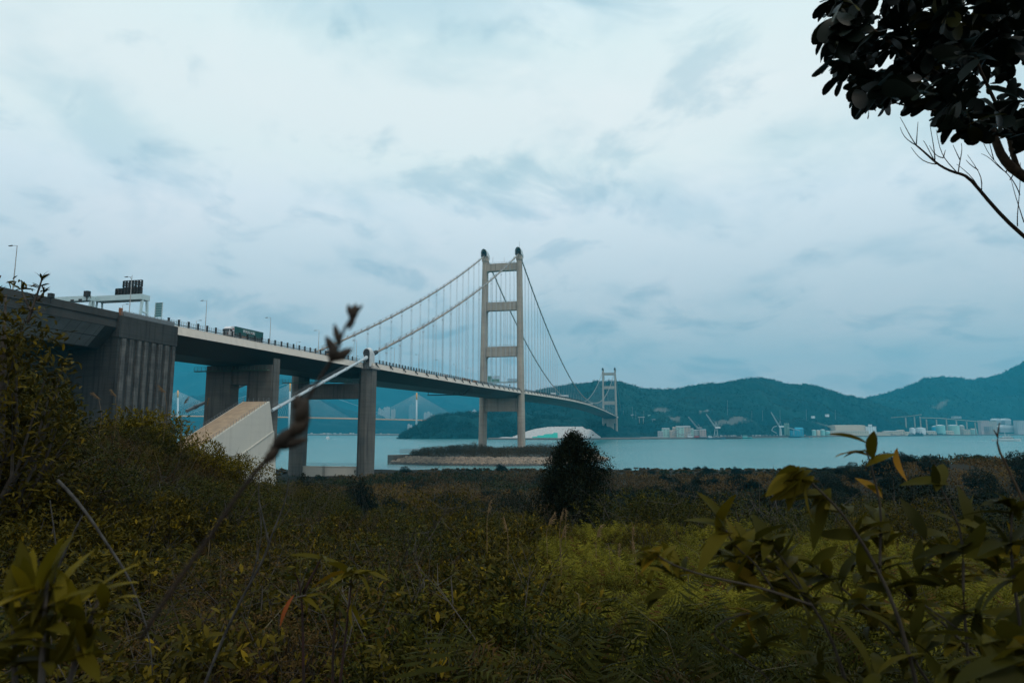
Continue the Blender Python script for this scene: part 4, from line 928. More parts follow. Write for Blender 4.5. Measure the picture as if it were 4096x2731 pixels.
# ---------------------------------------------------------------- industry and boats along the far shore
D1 = lambda px: float(np.interp(px,[2500,2900,3100,3300,3600,4096],[1830,1990,2150,2300,2560,3050]))
Z = lambda px,py,D: ud(px,py,D).z
M_CONC2 = mat('plant_concrete',(.30,.31,.26),(.24,.26,.22),.05); M_GRNP = mat('plant_green',(.16,.27,.22),(.2,.3,.25),.05)
for i,(x0,x1,yt,mt,rf,lab) in enumerate(((2632,2652,1724,2,0,'low grey shed at the left end of the batching plant'),(2650,2678,1711,3,0,'mint clad hopper building of the batching plant'),(2679,2694,1720,1,1,'small tan building inside the batching plant'),(2692,2706,1707,1,1,'tan silo house of the batching plant'),(2706,2736,1703,3,0,'large green-grey building of the batching plant'),(2736,2762,1702,1,0,'tallest tan block at the right of the batching plant'),(2762,2774,1712,3,0,'narrow mint building beside the tall tan block'),(2770,2800,1718,0,0,'white roofed shed between the plant and the cranes'),(2800,2824,1716,4,0,'pinkish grey building behind the crane barge'))):
    shed(x0,x1,yt,1744,D1(x0)+rr_.uniform(30,70),lab,M_HOUSE[mt],M_ROOF[rf],gable=.12,group='batching plant buildings')
for i,(a_,b_) in enumerate((((2690,1738),(2720,1712)),((2724,1740),(2768,1722)),((2735,1742),(2700,1728)))):
    D = D1(2700)+12; r = empty('conveyor',(ud(*a_,D).x,ud(*a_,D).y,3),['conveyor rising left to right in front of the batching plant','lower conveyor on trestles right of the batching plant','short conveyor sloping down to the right'][i],'conveyor','conveyors of the plant')
    part(MB().beam(ud(*a_,D),ud(*b_,D),2.0,2.2),'belt_gallery',M_STEEL,r); mb = MB()
    for t in (.3,.55,.8): p = ud(*a_,D).lerp(ud(*b_,D),t); mb.beam((p.x,p.y,2),(p.x,p.y,p.z-1),.7)
    part(mb,'trestle',M_STEEL,r)
# quay with many parked vehicles and posts
a = uz(2850,1750,0)
def quay(px0,px1,py0,py1,zt_,lab,m,dep=40):
    a,b_ = uz(px0,py0,0),uz(px1,py1,0); d = Vector((-sy_,cy_,0))*dep
    o = empty('quay',tuple(a),lab,'quay'); part(MB().add([Vector((q.x,q.y,z)) for z in (-1,zt_) for q in (a,b_,b_+d,a+d)],[(0,3,2,1),(4,5,6,7),(0,1,5,4),(1,2,6,5),(2,3,7,6),(3,0,4,7)]),'deck',m,o)
    mb = MB(); n = int((px1-px0)/6)
    for k in range(n): p = a.lerp(b_,(k+.5)/n); mb.box(p.x-.8,p.x+.8,p.y-2.2,p.y-.6,-1,zt_-.5)
    part(mb,'fenders',M_DARK,o); return a,b_
qa,qb = quay(2860,3240,1751.5,1747.5,5,'long low quay below the quarry crowded with machinery',M_VIA)
mb = MB()
for k in range(70):
    t = rr_.random(); p = qa.lerp(qb,t)+Vector((-sy_,cy_,0))*rr_.uniform(6,30); L_ = rr_.uniform(2,6)
    r = empty('parked_lorry',(p.x,p.y,5),'tiny parked vehicle among the machinery on the quay','vehicle','vehicles parked on the quay'); cm = rr_.choice([M_CABW,M_CABW,M_STEEL,M_HOUSE[1],M_DARK])
    part(MB().loft([[(p.x+a_,p.y+q,5+z) for a_,z in ((-L_/2,0.3),(L_/2,.3),(L_/2,1.6),(L_/4,2.6),(-L_/2,2.6))] for q in (-1.1,1.1)]),'body',cm,r); part(MB().box(p.x-L_*.4,p.x-L_*.25,p.y-1.2,p.y+1.2,5,5.6).box(p.x+L_*.25,p.x+L_*.4,p.y-1.2,p.y+1.2,5,5.6),'wheels',M_DARK,r)
# cranes
def truss(mb,a,b_,w0,w1,n,t):
    a=Vector(a); b_=Vector(b_); d=(b_-a).normalized(); x=Vector((-sy_,cy_,0)); z=x.cross(d).normalized(); pts=[]
    for k in range(n+1):
        p=a.lerp(b_,k/n); w=w0+(w1-w0)*k/n; pts.append([p+x*w/2+z*w/2,p+x*w/2-z*w/2,p-x*w/2-z*w/2,p-x*w/2+z*w/2])
    for q in range(4): mb.beam(pts[0][q],pts[-1][q],t)
    for k in range(n):
        for q in range(4): mb.beam(pts[k][q],pts[k+1][(q+1)%4],t*.7)
def crane(D,tip,root,cab,base,lab,m,col=False):
    P = lambda q: ud(q[0],q[1],D)
    r = empty('harbour_crane',(P(base).x,P(base).y,3),lab,'crane','harbour cranes')
    mb = MB(); truss(mb,P(root),P(tip),3.4,1.6,9,.55); part(mb,'jib',m,r)
    b0 = P(base); c0 = P(root); mb = MB()
    if col: mb.tube([b0,(b0.x,b0.y,c0.z)],[4.5,2.6],10)
    else:
        for qx,qy in ((-6,-5),(6,-5),(6,5),(-6,5)): mb.beam((b0.x+qx,b0.y+qy,b0.z),(c0.x+qx*.35,c0.y+qy*.35,c0.z-1),.9)
        for f in (.35,.7):
            z = b0.z+(c0.z-b0.z)*f; s = 1-f*.65; mb.box(b0.x-6*s,b0.x+6*s,b0.y-5*s,b0.y-5*s+.6,z,z+.8)
    part(mb,'portal',m,r)
    part(MB().box(c0.x-2,c0.x+12,c0.y-3,c0.y+3,c0.z-1,c0.z+3.4),'machinery_house',M_WHITE if m!=M_STEEL else m,r)
    ap = P(cab); mb = MB(); 
    for q in ((-2,0),(6,0)): mb.beam((c0.x+q[0],c0.y,c0.z+3),ap,.7)
    mb.beam(ap,P(tip),.25); part(mb,'mast',m,r)
    return r
crane(1960,(2753,1666),(2791,1712),(2795,1697),(2793,1746),'grey harbour crane with its jib leaning left beside the batching plant',M_STEEL)
crane(1940,(2825,1656),(2864,1711),(2864,1690),(2864,1748),'tall white lattice crane standing on a barge',M_CRANE)
crane(2130,(3084,1648),(3119,1707),(3120,1682),(3123,1742),'white harbour crane on a round pedestal at the quay',M_CRANE,True)
D = 2130; r = empty('loader_arm',(ud(3095,1720,D).x,ud(3095,1720,D).y,4),'bent white loader arm left of the pedestal crane','loader'); part(MB().beam(ud(3087,1720,D),ud(3094,1707,D),1.6).beam(ud(3094,1707,D),ud(3107,1703,D),1.6),'upper_arm',M_CRANE,r); part(MB().beam(ud(3087,1721,D),ud(3107,1732,D),1.6),'lower_arm',M_CRANE,r)
r = empty('loader_arm',(ud(3150,1710,D).x,ud(3150,1710,D).y,4),'long white conveyor arm reaching down to the blue hopper','loader'); part(MB().beam(ud(3150,1709,D),ud(3200,1722,D),1.8),'upper_arm',M_CRANE,r); part(MB().beam(ud(3175,1716,D),ud(3175,1740,D),1.2),'leg',M_STEEL,r)
M_CYAN = mat('cyan_paint',(.02,.30,.42),(.02,.24,.36),.1,.5); M_MINT = mat('mint_paint',(.26,.52,.50),(.3,.56,.52),.1,.5); M_CREAM = mat('cream_wall',(.62,.50,.38),(.58,.47,.36),.03)
shed(3163,3182,1722,1743,2160,'flat blue hopper building on the quay',M_CYAN,M_CYAN,0,group='blue quay buildings',name='hopper_building'); shed(3183,3214,1709,1744,2180,'taller bright blue hopper building at the right end of the quay',M_CYAN,M_CYAN,0.2,group='blue quay buildings',name='hopper_building')
def tank(px0,px1,yt,yb,D,lab,m,name='storage_tank',dome=True,group='storage tanks on the far shore'):
    a=ud(px0,yb,D); b_=ud(px1,yb,D); c_=(a+b_)/2; R=(b_-a).length/2; zt_=ud(px0,yt,D).z; zb=min(a.z,4)
    r = empty(name,(c_.x,c_.y,zb),lab,'tank',group); h=(zt_-zb); part(MB().cyl((c_.x,c_.y,zb),R,h*.9,24),'shell',m,r,False); part(MB().cyl((c_.x,c_.y,zb+h*.9+.01),R*1.01,h*.1,24,R*.3),'roof',M_HOOD if dome else m,r)
    mb = MB(); n = 20
    for k in range(n): an=2*math.pi*k/n; mb.box(c_.x+R*1.02*math.cos(an)-.15,c_.x+R*1.02*math.cos(an)+.15,c_.y+R*1.02*math.sin(an)-.15,c_.y+R*1.02*math.sin(an)+.15,zb+h*.9,zb+h*.9+1.6)
    part(mb,'railing',M_STEEL,r); return r
for i in range(3): tank(3138+i*7,3144.5+i*7,1691,1737,2200,['left green silo behind the pedestal crane','middle green silo behind the pedestal crane','right green silo behind the pedestal crane'][i],M_GRNP,'silo',False,'green silos')
for x0,x1,yt,m,lab in ((3249,3264,1718,M_MINT,'small mint tank at the left of the tank row'),(3265,3281,1719,M_CREAM,'small cream tank second in the row'),(3283,3300,1716,M_MINT,'small mint tank third in the row'),(3302,3320,1722,M_MINT,'low mint tank beside the cream warehouse')): tank(x0,x1,yt,1737,2330,lab,m)
shed(3342,3462,1699.5,1722,2440,'large cream warehouse with ribbed front','x' and M_CREAM,M_CREAM,.08,dep=60,name='warehouse',win=False)
shed(3324,3475,1722,1736,2400,'lower cream annex along the front of the large warehouse',M_CREAM,M_HOUSE[1],.12,dep=30,name='warehouse')
r = shed(3467,3505,1705,1728,2430,'white office block with rows of windows and a roof tower',M_WHITE,M_HOUSE[4],0,dep=20,name='office_block'); a = ud(3478,1716,2425)
part(MB().box(a.x,a.x+11,a.y+6,a.y+14,Z(3478,1705,2430)+.6,Z(3478,1697,2430)),'roof_tower',M_WHITE,r)
for x0,x1,yt,lab in ((3505,3560,1728,'long low tan shed right of the office block'),(3540,3600,1722,'long pale roofed shed behind the low tan one'),(3590,3618,1719,'higher end bay of the long shed'),(3702,3745,1722,'wide low shed between the white tanks and the cyan tank'),(3855,3880,1716,'cream block right of the pale tanks'),(3886,3908,1713,'small mint block beside the cream one'),(3770,3815,1722,'low cream shed in front of the pale tanks'),(3620,3640,1726,'small grey shed before the white tanks')): shed(x0,x1,yt,1737,D1((x0+x1)/2)-20+ (60 if yt<1723 else 0),lab,M_CREAM if x0!=3886 else M_HOUSE[3],M_ROOF[0] if x0 in (3540,3702) else M_ROOF[1],.2,group='sheds along the far shore')
for x0,x1,yt,m,lab in ((3640,3661,1710,M_WHITE,'white tank left of the two white ones'),(3665,3701,1709,M_WHITE,'wider white tank right of its smaller neighbour'),(3729,3744,1703,M_CYAN,'narrow cyan tank at the left of the big group'),(3742,3780,1698,M_MINT,'big cyan-mint tank with a white domed roof'),(3792,3836,1698,M_HOUSE[3],'wide pale green tank in the middle of the group'),(3836,3858,1699,M_HOUSE[1],'tan tank at the right of the group')): tank(x0,x1,yt,1733,D1(x0)+90,lab,m)
for x0,x1,yt,yb,lab,mt in ((3926,3958,1681,1722,'striped multi-storey block left half by the viaduct end',4),(3958,3990,1684,1718,'striped multi-storey block right half by the viaduct end',1),(4072,4110,1681,1720,'pale office block cut by the right edge',0),(3935,3975,1706,1728,'lower tan block in front of the striped one',1)): shed(x0,x1,yt,yb,3050,lab,M_HOUSE[mt],M_ROOF[0],0,name='factory_block',group='blocks at the right end of the shore')
def arch(px0,px1,yt,yb,D,lab):
    a=ud(px0,yb,D); b_=ud(px1,yb,D); w=(b_-a).length; h=ud(px0,yt,D).z-a.z; r=empty('arched_shed',(a.x,a.y,3),lab,'shed','arched sheds'); dx=Vector((cy_,sy_,0)); dy=Vector((-sy_,cy_,0)); A=Vector((a.x,a.y,a.z))
    part(MB().loft([[A+dx*(w/2-w/2*math.cos(math.pi*k/12))+dy*t+Vector((0,0,h*(.55+.45*math.sin(math.pi*k/12)) if 0<k<12 else h*.5)) for k in range(13)]+[A+dx*w+dy*t+Vector((0,0,h*.45)),A+dy*t+Vector((0,0,h*.45))] for t in (0,40)]),'roof',M_HOOD,r)
    part(MB().loft([[A+dx*s+dy*t+Vector((0,0,z)) for s,z in ((1,-8),(w-1,-8),(w-1,h*.449),(1,h*.449))] for t in (1,39)]),'wall',M_HOUSE[2],r)
arch(4002,4068,1699,1722,3080,'wide grey arched shed near the right edge'); arch(3984,4006,1673,1690,3250,'small arched roof on the hillside, left one'); arch(4020,4046,1673,1690,3250,'small arched roof on the hillside, right one')
# shore viaduct on piers
vd = empty('shore_viaduct',(ud(3684,1690,2750).x,ud(3684,1690,2750).y,0),'grey road viaduct on tall piers crossing the far hillside','viaduct')
for pl in (((3564,1670,2850),(3600,1667,2830),(3640,1664,2800),(3684,1658,2760)),((3684,1670,2760),(3760,1672,2790),(3850,1680,2830),(3924,1687,2870))):
    P_=[ud(*q) for q in pl]; mb=MB()
    for a_,b_ in zip(P_,P_[1:]): mb.beam(a_,b_+(b_-a_).normalized()*.3,9,2.6)
    part(mb,'deck',M_TOWER,vd)
for px,yt in ((3622,1668),(3657,1665),(3705,1675),(3745,1676),(3785,1677),(3825,1681),(3866,1685),(3900,1688),(3680,1664)):
    t_=ud(px,yt,2795+ (px-3684)*.4); 
    part(MB().box(t_.x-2,t_.x+2,t_.y-2,t_.y+2,2,t_.z-1.2),'pier',M_TOWER,vd)
# hillside roads, retaining walls and lamps
for i,(x0,x1,y0,y1,D,lab) in enumerate(((2500,2534,1664,1658,2330,'curving elevated road behind the far tower'),(2552,2578,1668,1668,2330,'short pale road wall on the slope'),(2768,2819,1662,1663,2500,'pale elevated road fragment above the cranes'),(2300,2336,1670,1668,2300,'pale road wall left of the far tower'),(2380,2412,1666,1668,2300,'pale road wall touching the far tower'),(2608,2622,1677,1677,2300,'tiny pale wall on the lower slope'))):
    a=ud(x0,y0,D-50); b_=ud(x1,y1,D-50); r=empty('hillside_road',tuple(a),lab,'road','pale hillside roads'); part(MB().beam(a,b_,6,2.2),'deck',M_APT,r); mb=MB()
    for t in (.2,.8): p=a.lerp(b_,t); mb.box(p.x-.8,p.x+.8,p.y-.8,p.y+.8,p.z-22,p.z-1.15)
    part(mb,'pier',M_TOWER,r)
lamp_px = [(2242,1649,1676),(2257,1648,1672),(2294,1649,1675),(2529,1627,1658),(2575,1645,1668),(2543,1647,1662),(2493,1644,1660),(2790,1645,1662),(2811,1643,1662),(2910,1602,1650),(3007,1645,1668),(3050,1642,1668),(3120,1641,1666),(3225,1640,1668),(3341,1640,1665)]
for i,(px,y0,y1) in enumerate(lamp_px):
    D=2250 if px<2600 else 2450; t_=ud(px,y0,D); b_=ud(px,y1,D); r=empty('high_mast_lamp',tuple(b_),'hair-thin pale lamp mast on the far hillside road','lamp','lamp masts on the far hillside'); part(MB().tube([(b_.x,b_.y,b_.z-12),t_],[.28,.2],4),'mast',M_APT,r); part(MB().cyl((t_.x,t_.y,t_.z),1.3,.8,8),'lamp_ring',M_STEEL,r)
for i,(x0,x1,yt,yb,m,lab) in enumerate(((2590,2604,1658,1665,M_MINT,'small mint and white control building on the slope'),(2362,2374,1652,1662,M_REDP,'small red-brown building behind the deck near the far tower'),(3307,3320,1656,1662,M_WHITE,'small white hut high on the far slope'),(3251,3263,1663,1668,M_WHITE,'small white wall on the far slope'),(3574,3596,1656,1666,M_WHITE,'small white toll building at the viaduct start'),(3820,3850,1664,1669,M_HOUSE[2],'flat grey building behind the viaduct'),(2344,2360,1650,1660,M_HOUSE[2],'grey building beside the red-brown one'))): shed(x0,x1,yt,yb+1,2330 if x0<3000 else (2480 if x0<3500 else 2900),lab,m,M_ROOF[0],.1,name='hillside_building',group='small buildings on the far slope')
# boats
def hull(mb,L_,B,h,z=0,bow=.18,n=10):
    rings=[]
    for k in range(n+1):
        t=k/n; f=min(1,((1-t)/bow)**.6) if t>1-bow else (1 if t>.08 else .85); x=-L_/2+L_*t; rise=h*.25*max(0,(t-.7)/.3)**2
        rings.append([(x,B/2*max(f,.04),z+h+rise),(x,B/2*max(f,.04)*.75,z-.6),(x,-B/2*max(f,.04)*.75,z-.6),(x,-B/2*max(f,.04),z+h+rise)])
    return mb.loft(rings)
def boat(px,py,L_,B,h,rot,lab,mh,cabins,cat='boat',name='boat',extra=None,group=None):
    p=uz(px,py,0); r=empty(name,(p.x,p.y,0),lab,cat,group); r.rotation_euler=(0,0,rot)
    hull(MB(),L_,B,h).build('hull',mh,r)
    for (x0,x1,bw,z0,z1,mm,nm) in cabins:
        c_=MB().loft([[(x,y,z) for x,y in ((x0+i*.04*(x1-x0),-bw/2),(x1-i*.08*(x1-x0),-bw/2),(x1-i*.08*(x1-x0),bw/2),(x0+i*.04*(x1-x0),bw/2))] for i,z in ((0,z0+.01),(1,z1))]).build(nm,mm,r)
        if nm=='cabin': MB().box(x0+.3,x1-.3,-bw/2-.04,bw/2+.04,z0+(z1-z0)*.5,z0+(z1-z0)*.8).build('window_band',M_GLASS,c_)
    if extra: extra(r)
    return r
M_HULLD=mat('dark_hull',(.06,.05,.05),(.10,.06,.05),.3,.6); M_TEALH=mat('teal_hull',(.02,.26,.27),(.02,.2,.22),.3,.5)
def ex1(r): MB().tube([(0,0,6),(0,0,12)],.25,5).build('mast',M_WHITE,r)
boat(1311,1757,26,9,2.4,YAW-math.pi/2+.15,'white twin-hull ferry heading towards the camera between the portal columns',M_WHITE,[(-9,8,8,2.4,5.2,M_WHITE,'cabin'),(-5,5,6,5.2,7.8,M_WHITE,'cabin')],'ferry','ferry',ex1)
wk=uz(1330,1756,.03); wq=uz(1352,1754,.03)
M_FOAM=mat('wake_foam',(.55,.68,.70),(.3,.5,.52),.4,.8)
o=MB().add([wk+Vector((0,-5,.03)),wq+Vector((0,-2,.03)),wq+Vector((0,2,.03)),wk+Vector((0,6,.03))],[(0,1,2,3)]).build('wake',M_FOAM); tag(o,'short white wake trailing right of the ferry','wake')
a=uz(3750,1764,.03); b_=uz(3990,1763,.03); o=MB().add([a+Vector((0,-1.5,.03)),b_+Vector((0,-3,.03)),b_+Vector((0,4,.03)),a+Vector((0,.5,.03))],[(0,1,2,3)]).build('wake',M_FOAM); tag(o,'long thin white wake left of the grey patrol vessel','wake')
boat(4028,1764,62,10,4,YAW,'grey patrol vessel near the right edge',M_HOOD,[(-16,14,7,4,8,M_HOOD,'cabin'),(-8,8,6,8,11,M_HOOD,'cabin')],'ship','patrol_vessel',lambda r:(MB().tube([(-3,0,11),(-3,0,19)],.5,5).build('mast',M_HOOD,r),MB().tube([(5,0,11),(5,0,15)],.3,5).build('antenna',M_HOOD,r)))
boat(3662,1744,55,11,5,YAW+math.pi,'dark green-black barge moored by the right-hand sheds',M_TEALH if 0 else mat('barge_hull',(.03,.10,.11),(.04,.08,.09),.3),[(14,22,8,5,10,M_HOUSE[2],'cabin'),(-22,10,8,5,7,M_DARK,'cargo')],'barge','barge')
boat(2987,1754,30,9,4,YAW,'bright teal hulled boat at the end of the brown barge',M_TEALH,[(-10,2,6,4,9,M_MINT,'cabin')],'boat','work_boat')
boat(2925,1755,60,12,3.5,YAW,'long rust brown barge in front of the quay',M_HULLD,[(-25,22,9,3.5,5,M_HULLD,'cargo')],'barge','barge')
boat(2866,1756,48,14,4,YAW,'blue hulled barge carrying the tall white crane',mat('blue_hull',(.03,.12,.17),(.04,.10,.14),.3),[(-20,-12,8,4,9,M_WHITE,'cabin')],'barge','barge')
boat(2790,1755,62,13,4.5,YAW,'grey and red work barge with cluttered deck left of the white crane',M_HULLD,[(-26,-14,9,4.5,12,M_WHITE,'cabin'),(-8,4,9,4.5,8,M_REDP,'cargo'),(8,22,8,4.5,7,M_STEEL,'cargo')],'barge','barge')
boat(3180,1750,38,10,4,YAW,'dark blue barge moored under the blue hopper',mat('navy_hull',(.02,.08,.12),(.02,.07,.1),.3),[(-12,-4,7,4,8,M_CYAN,'cabin')],'barge','barge')
boat(2215,1848,6,2.2,.8,YAW,'small dark sampan drifting in front of the breakwater',M_DARK,[(-2,0,1.6,.8,1.6,M_DARK,'cargo')],'boat','sampan') if 0 else None
for i,(px,py) in enumerate(((3125+45,1749.5),(3238,1750),(3256,1750),(3273,1749))):
    p=uz(px,py,0); r=empty('buoy',(p.x,p.y,0),'small orange buoy floating off the quay','buoy','orange buoys off the quay'); MB().cyl((0,0,-.3),1.4,1.6,10,1.0).build('float',M_ORNG,r); MB().tube([(0,0,1.3),(0,0,3.2)],.2,5).build('pole',M_ORNG,r)
# ---------------------------------------------------------------- vegetation prototypes
def stems_mesh(name, segs, m, n=4):
    mb = MB()
    for pts, r in segs: mb.tube(pts, r, n, False)
    o = mb.build(name, m, smooth=True); return o
def shrub_proto(seed, h, w, nros, leaf, per=8, asp=.38, kind='leaf', lm=None, lump=.35, tone=(0,1), twig=24, wood=None, bare=0, conical=False, jit=.35):
    rng = np.random.default_rng(seed); parts_ = []
    k = 0; C = []
    lumps = rng.normal(0,1,(7,3)); lumps = norm(lumps); lumps[:,2] = np.abs(lumps[:,2]); lr = 1+lump*rng.uniform(-.6,1,7)
    while len(C) < nros:
        d = norm(rng.normal(0,1,(1,3)))[0]; d[2] = abs(d[2])*1.0-.12
        rad = 1.0-lump*.5
        for l, s in zip(lumps, lr): rad += max(0, d@l-.55)*s*lump*1.4
        r = rad*(rng.random()**.28)
        p = d*r
        if conical: q = rng.random()**1.1; an = rng.random()*6.28; rr2 = (1-q)**.56*(.80+.20*math.sin(q*15+an*2+lumps[0,0]*9)+.20*math.sin(an*3+q*9)+.22*math.sin(an*6-q*23))*(rng.random()**.22); p = np.array([rr2*math.cos(an), rr2*math.sin(an), q])
        C.append((p[0]*w/2, p[1]*w/2, .12*h+p[2]*h*.86 if not conical else .02*h+p[2]*h*.97))
    C = np.array(C)
    if not conical: C[:,2] *= .93*h/C[:,2].max(); C[:,:2] *= (w/2)/np.percentile(np.abs(C[:,:2]),97)
    out = norm(np.stack([C[:,0]/w*2, C[:,1]/w*2, np.full(nros,.75)],-1)+rng.normal(0,.25,(nros,3)))
    P = np.repeat(C, per, 0); O = np.repeat(out, per, 0); ring = norm(rng.normal(0,1,(nros*per,3)))
    Dv = norm(O*.75+ring*.95); n = nros*per; P = P+rng.normal(0,leaf*jit,(n,3))
    ls = leaf*rng.uniform(.55,1.2,n); rt = np.repeat(rng.random(nros), per)
    hgt = np.clip((P[:,2]/h),0,1); tn = np.clip(.42*rt+.32*rng.random(n)+.26*(rng.random(n)**4), 0, 1)*(tone[1]-tone[0])+tone[0]
    V,Fq,T = leaves(P,Dv,ls,ls*asp,tn,rng,kind)
    fo = npmesh('foliage', V,Fq,lm,T)
    segs = []
    for c in C[rng.choice(nros, min(twig,nros), False)]:
        c = Vector(c); b0 = Vector((rng.normal(0,.06*w),rng.normal(0,.06*w),-.3)); mid = b0.lerp(c,.5)+Vector(rng.normal(0,.06*w,3)); mid.z = max(mid.z,0)
        r0 = .006*h+.004; segs.append(([b0,b0.lerp(mid,.6),mid,c],[r0*2,r0*1.5,r0,r0*.4]))
    for i in range(bare):
        a = rng.random()*6.28; c = Vector((math.cos(a)*w*.42,math.sin(a)*w*.42,h*rng.uniform(.8,1.05))); b0 = Vector((0,0,0)); mid = b0.lerp(c,.5)+Vector(rng.normal(0,.08*w,3)); segs.append(([b0,mid,c],[.008*h,.005*h,.0015*h]))
        for q in range(4): t = rng.uniform(.5,.95); p = mid.lerp(c,t); segs.append(([p,p+Vector(rng.normal(0,.12*w,3))+Vector((0,0,.08*h))],[.003*h,.001*h]))
    st = stems_mesh('stems', segs if not conical else segs[:12], wood or (M_DTWIG if conical else M_WOOD))
    root = empty('shrub'); fo.parent = root; st.parent = root
    return root
PROTO = {}
PROTO['broad'] = [shrub_proto(s,1.1,1.5,330,.088,8,.36,'leaf',L_OLIVE,.5,twig=40) for s in (1,2,3)]
PROTO['green'] = [shrub_proto(s,1.2,1.5,430,.064,8,.36,'leaf',L_GREEN,.6,twig=40,bare=2) for s in (4,5)]
PROTO['brown'] = [shrub_proto(s,1.2,1.6,800,.036,6,.42,'card',L_BROWN,.5,twig=90,wood=M_DTWIG,bare=4) for s in (6,7)]
PROTO['mid'] = [shrub_proto(s,2.2,2.8,1700,.075,7,.42,'card',(L_OLIVE if s%2 else L_GREEN),.7,twig=40,bare=2) for s in (8,9,10)]
PROTO['dark'] = [shrub_proto(s,3.2,4.0,2200,.10,7,.5,'card',L_DARK,.8,twig=30) for s in (12,13)]
used = set(); 
def maxtop(x, y, wd):       # highest a bush may reach here without hiding the water and the bridge behind
    v = -x*sy_+y*cy_; u = x*cy_+y*sy_; best = 9e9
    for o_ in (-wd/2,0,wd/2):
        px = 2048+F*(u+o_)/(v*cp_); py = np.interp(px,[p[0] for p in SILP],[p[1] for p in SILP]); r_ = ray(px,py); fw = -r_.x*sy_+r_.y*cy_; best = min(best, H+r_.z/fw*v)
    return best
v_of = lambda x,y: -x*sy_+y*cy_
HT = {'broad':1.1,'green':1.2,'brown':1.25,'mid':2.2,'dark':3.2,'ridge':5.0}
KN = {'broad':('broadleaf_shrub','broad-leaved shrub'),'green':('evergreen_shrub','evergreen shrub'),'brown':('dry_shrub','dry shrub'),'mid':('tall_shrub','tall shrub'),'dark':('evergreen_bush','evergreen bush'),'ridge':('ridge_tree','tree')}
def place(kind, x, y, sc, lab, group, rot=None, name=None, cat=None, dz=0, src=None, sz=1.0):
    name = name or KN[kind][0]; cat = cat or KN[kind][1]
    room = maxtop(x,y,2.0*sc)-float(ground_z(x,y))-dz-RNG.random()*.25+(RNG.random()**2*4.2 if v_of(x,y)>100 else 0)
    if v_of(x,y) < 330 and HT[kind]*sc*1.08 > room:
        if room < .35: dz -= (.5-room); room = .5
        sz = max(.35, room/(HT[kind]*sc*1.08))
    p = src or PROTO[kind][RNG.integers(len(PROTO[kind]))]
    o = p if p.name not in used and not used.add(p.name) else copy_tree(p)
    o.name = name; o.location = (x,y,float(ground_z(x,y))-.08*sc+dz); o.rotation_euler = (RNG.normal(0,.05),RNG.normal(0,.05),RNG.random()*6.28 if rot is None else rot)
    s = sc*RNG.uniform(.9,1.1); o.scale = (s*RNG.uniform(.9,1.15),s*RNG.uniform(.9,1.15),s*sz); tag(o, lab, cat, group); return o
def in_view(u,v,m=1.0): return abs(u) < .80*v+m
placed = []
def scatter(n, ur, vr, kinds, scr, lab, group, mind, cond=None, dz=0, sz=1.0):
    c = 0; tries = 0
    while c < n and tries < n*60:
        tries += 1; v = vr[0]+(vr[1]-vr[0])*RNG.random(); u = RNG.uniform(*ur) if not callable(ur) else ur(v)
        if not in_view(u,v) or (cond and not cond(u,v)): continue
        if 16 < v < 31 and abs(u/v-.0915) < .06: continue
        if any((u-a)**2+(v-b)**2 < (mind*(.5+.5*v/vr[1]))**2 for a,b in placed): continue
        placed.append((u,v)); x,y = uv2w(u,v); k = kinds[RNG.integers(len(kinds))]; place(k,x,y,RNG.uniform(*scr),lab[k] if isinstance(lab,dict) else lab,group,dz=dz,sz=sz); c += 1
    return c
fern = lambda u,v: (-.05*v-1.0 < u-0.15*v*0 < .45*v+2) and 3.2 < v < 20+1.5*math.sin(u)
meadow = lambda u,v: (u > -.02*v-.25*max(0,9-v)) and (u < .70*v+1) and 4.4 < v < 15.6+.9*math.sin(u*.9)+1.0*math.sin(u*.37+1)+max(0,u-5)*.9
NL = {'broad':'olive broad-leaved shrub','green':'glossy green small-leaved shrub','brown':'brown twiggy half-dry bush','mid':'tall bushy olive shrub','dark':'dense dark evergreen bush'}
def labs(tail): return {k: v+' '+tail for k,v in NL.items()}
# near left slope, mid-left, centre bank, mid ground
scatter(80, lambda v: -RNG.uniform(.08,.80)*v, (3.2,9), ['broad','green','broad','brown'], (.6,.95), labs('in the dim foreground at lower left'), 'shrubs in the left foreground', .6)
scatter(110, lambda v: -RNG.uniform(.10,.82)*v, (9,24), ['broad','green','brown','mid','brown'], (.6,.95), labs('on the slope below the viaduct'), 'shrubs on the left slope', 1.05)
scatter(34, lambda v: -RNG.uniform(.14,.80)*v, (24,46), ['mid','mid','brown','mid'], (.8,1.2), labs('along the crest of the left slope'), 'shrubs on the left crest', 2.4)
scatter(48, lambda v: RNG.uniform(-.32,.02)*v, (4.0,14), ['broad','broad','green'], (.6,1.0), labs('left of the bright fern patch'), 'shrubs left of the ferns', .65)
scatter(24, lambda v: RNG.uniform(-.25,.02)*v, (13,24), ['mid','broad','brown'], (.5,.8), labs('on the dim bank behind the ferns'), 'shrubs on the bank', 1.6, lambda u,v: not meadow(u,v))
scatter(95, lambda v: RNG.uniform(-.14,.75)*v, (17,34), ['mid','green','mid','mid','brown'], (.85,1.35), labs('just behind the fern meadow'), 'shrubs behind the fern meadow', 1.35, lambda u,v: not meadow(u,v), dz=-.3)
scatter(120, lambda v: RNG.uniform(-.30,.78)*v, (32,95), ['mid','dark','mid','mid','mid'], (1.2,1.9), labs('on the hillside running down to the water'), 'shrubs on the lower hillside', 3.4, dz=-.3)
scatter(26, lambda v: RNG.uniform(-.05,.6)*v, (13.2,18), ['broad','mid','green'], (.45,.75), labs('at the back edge of the fern meadow'), 'shrubs in the fern meadow', 1.5, dz=-.1)
scatter(10, lambda v: RNG.uniform(-.1,.5)*v, (5.5,14), ['broad','green'], (.35,.6), labs('poking out of the fern meadow'), 'shrubs in the fern meadow', 1.2, dz=-.1)
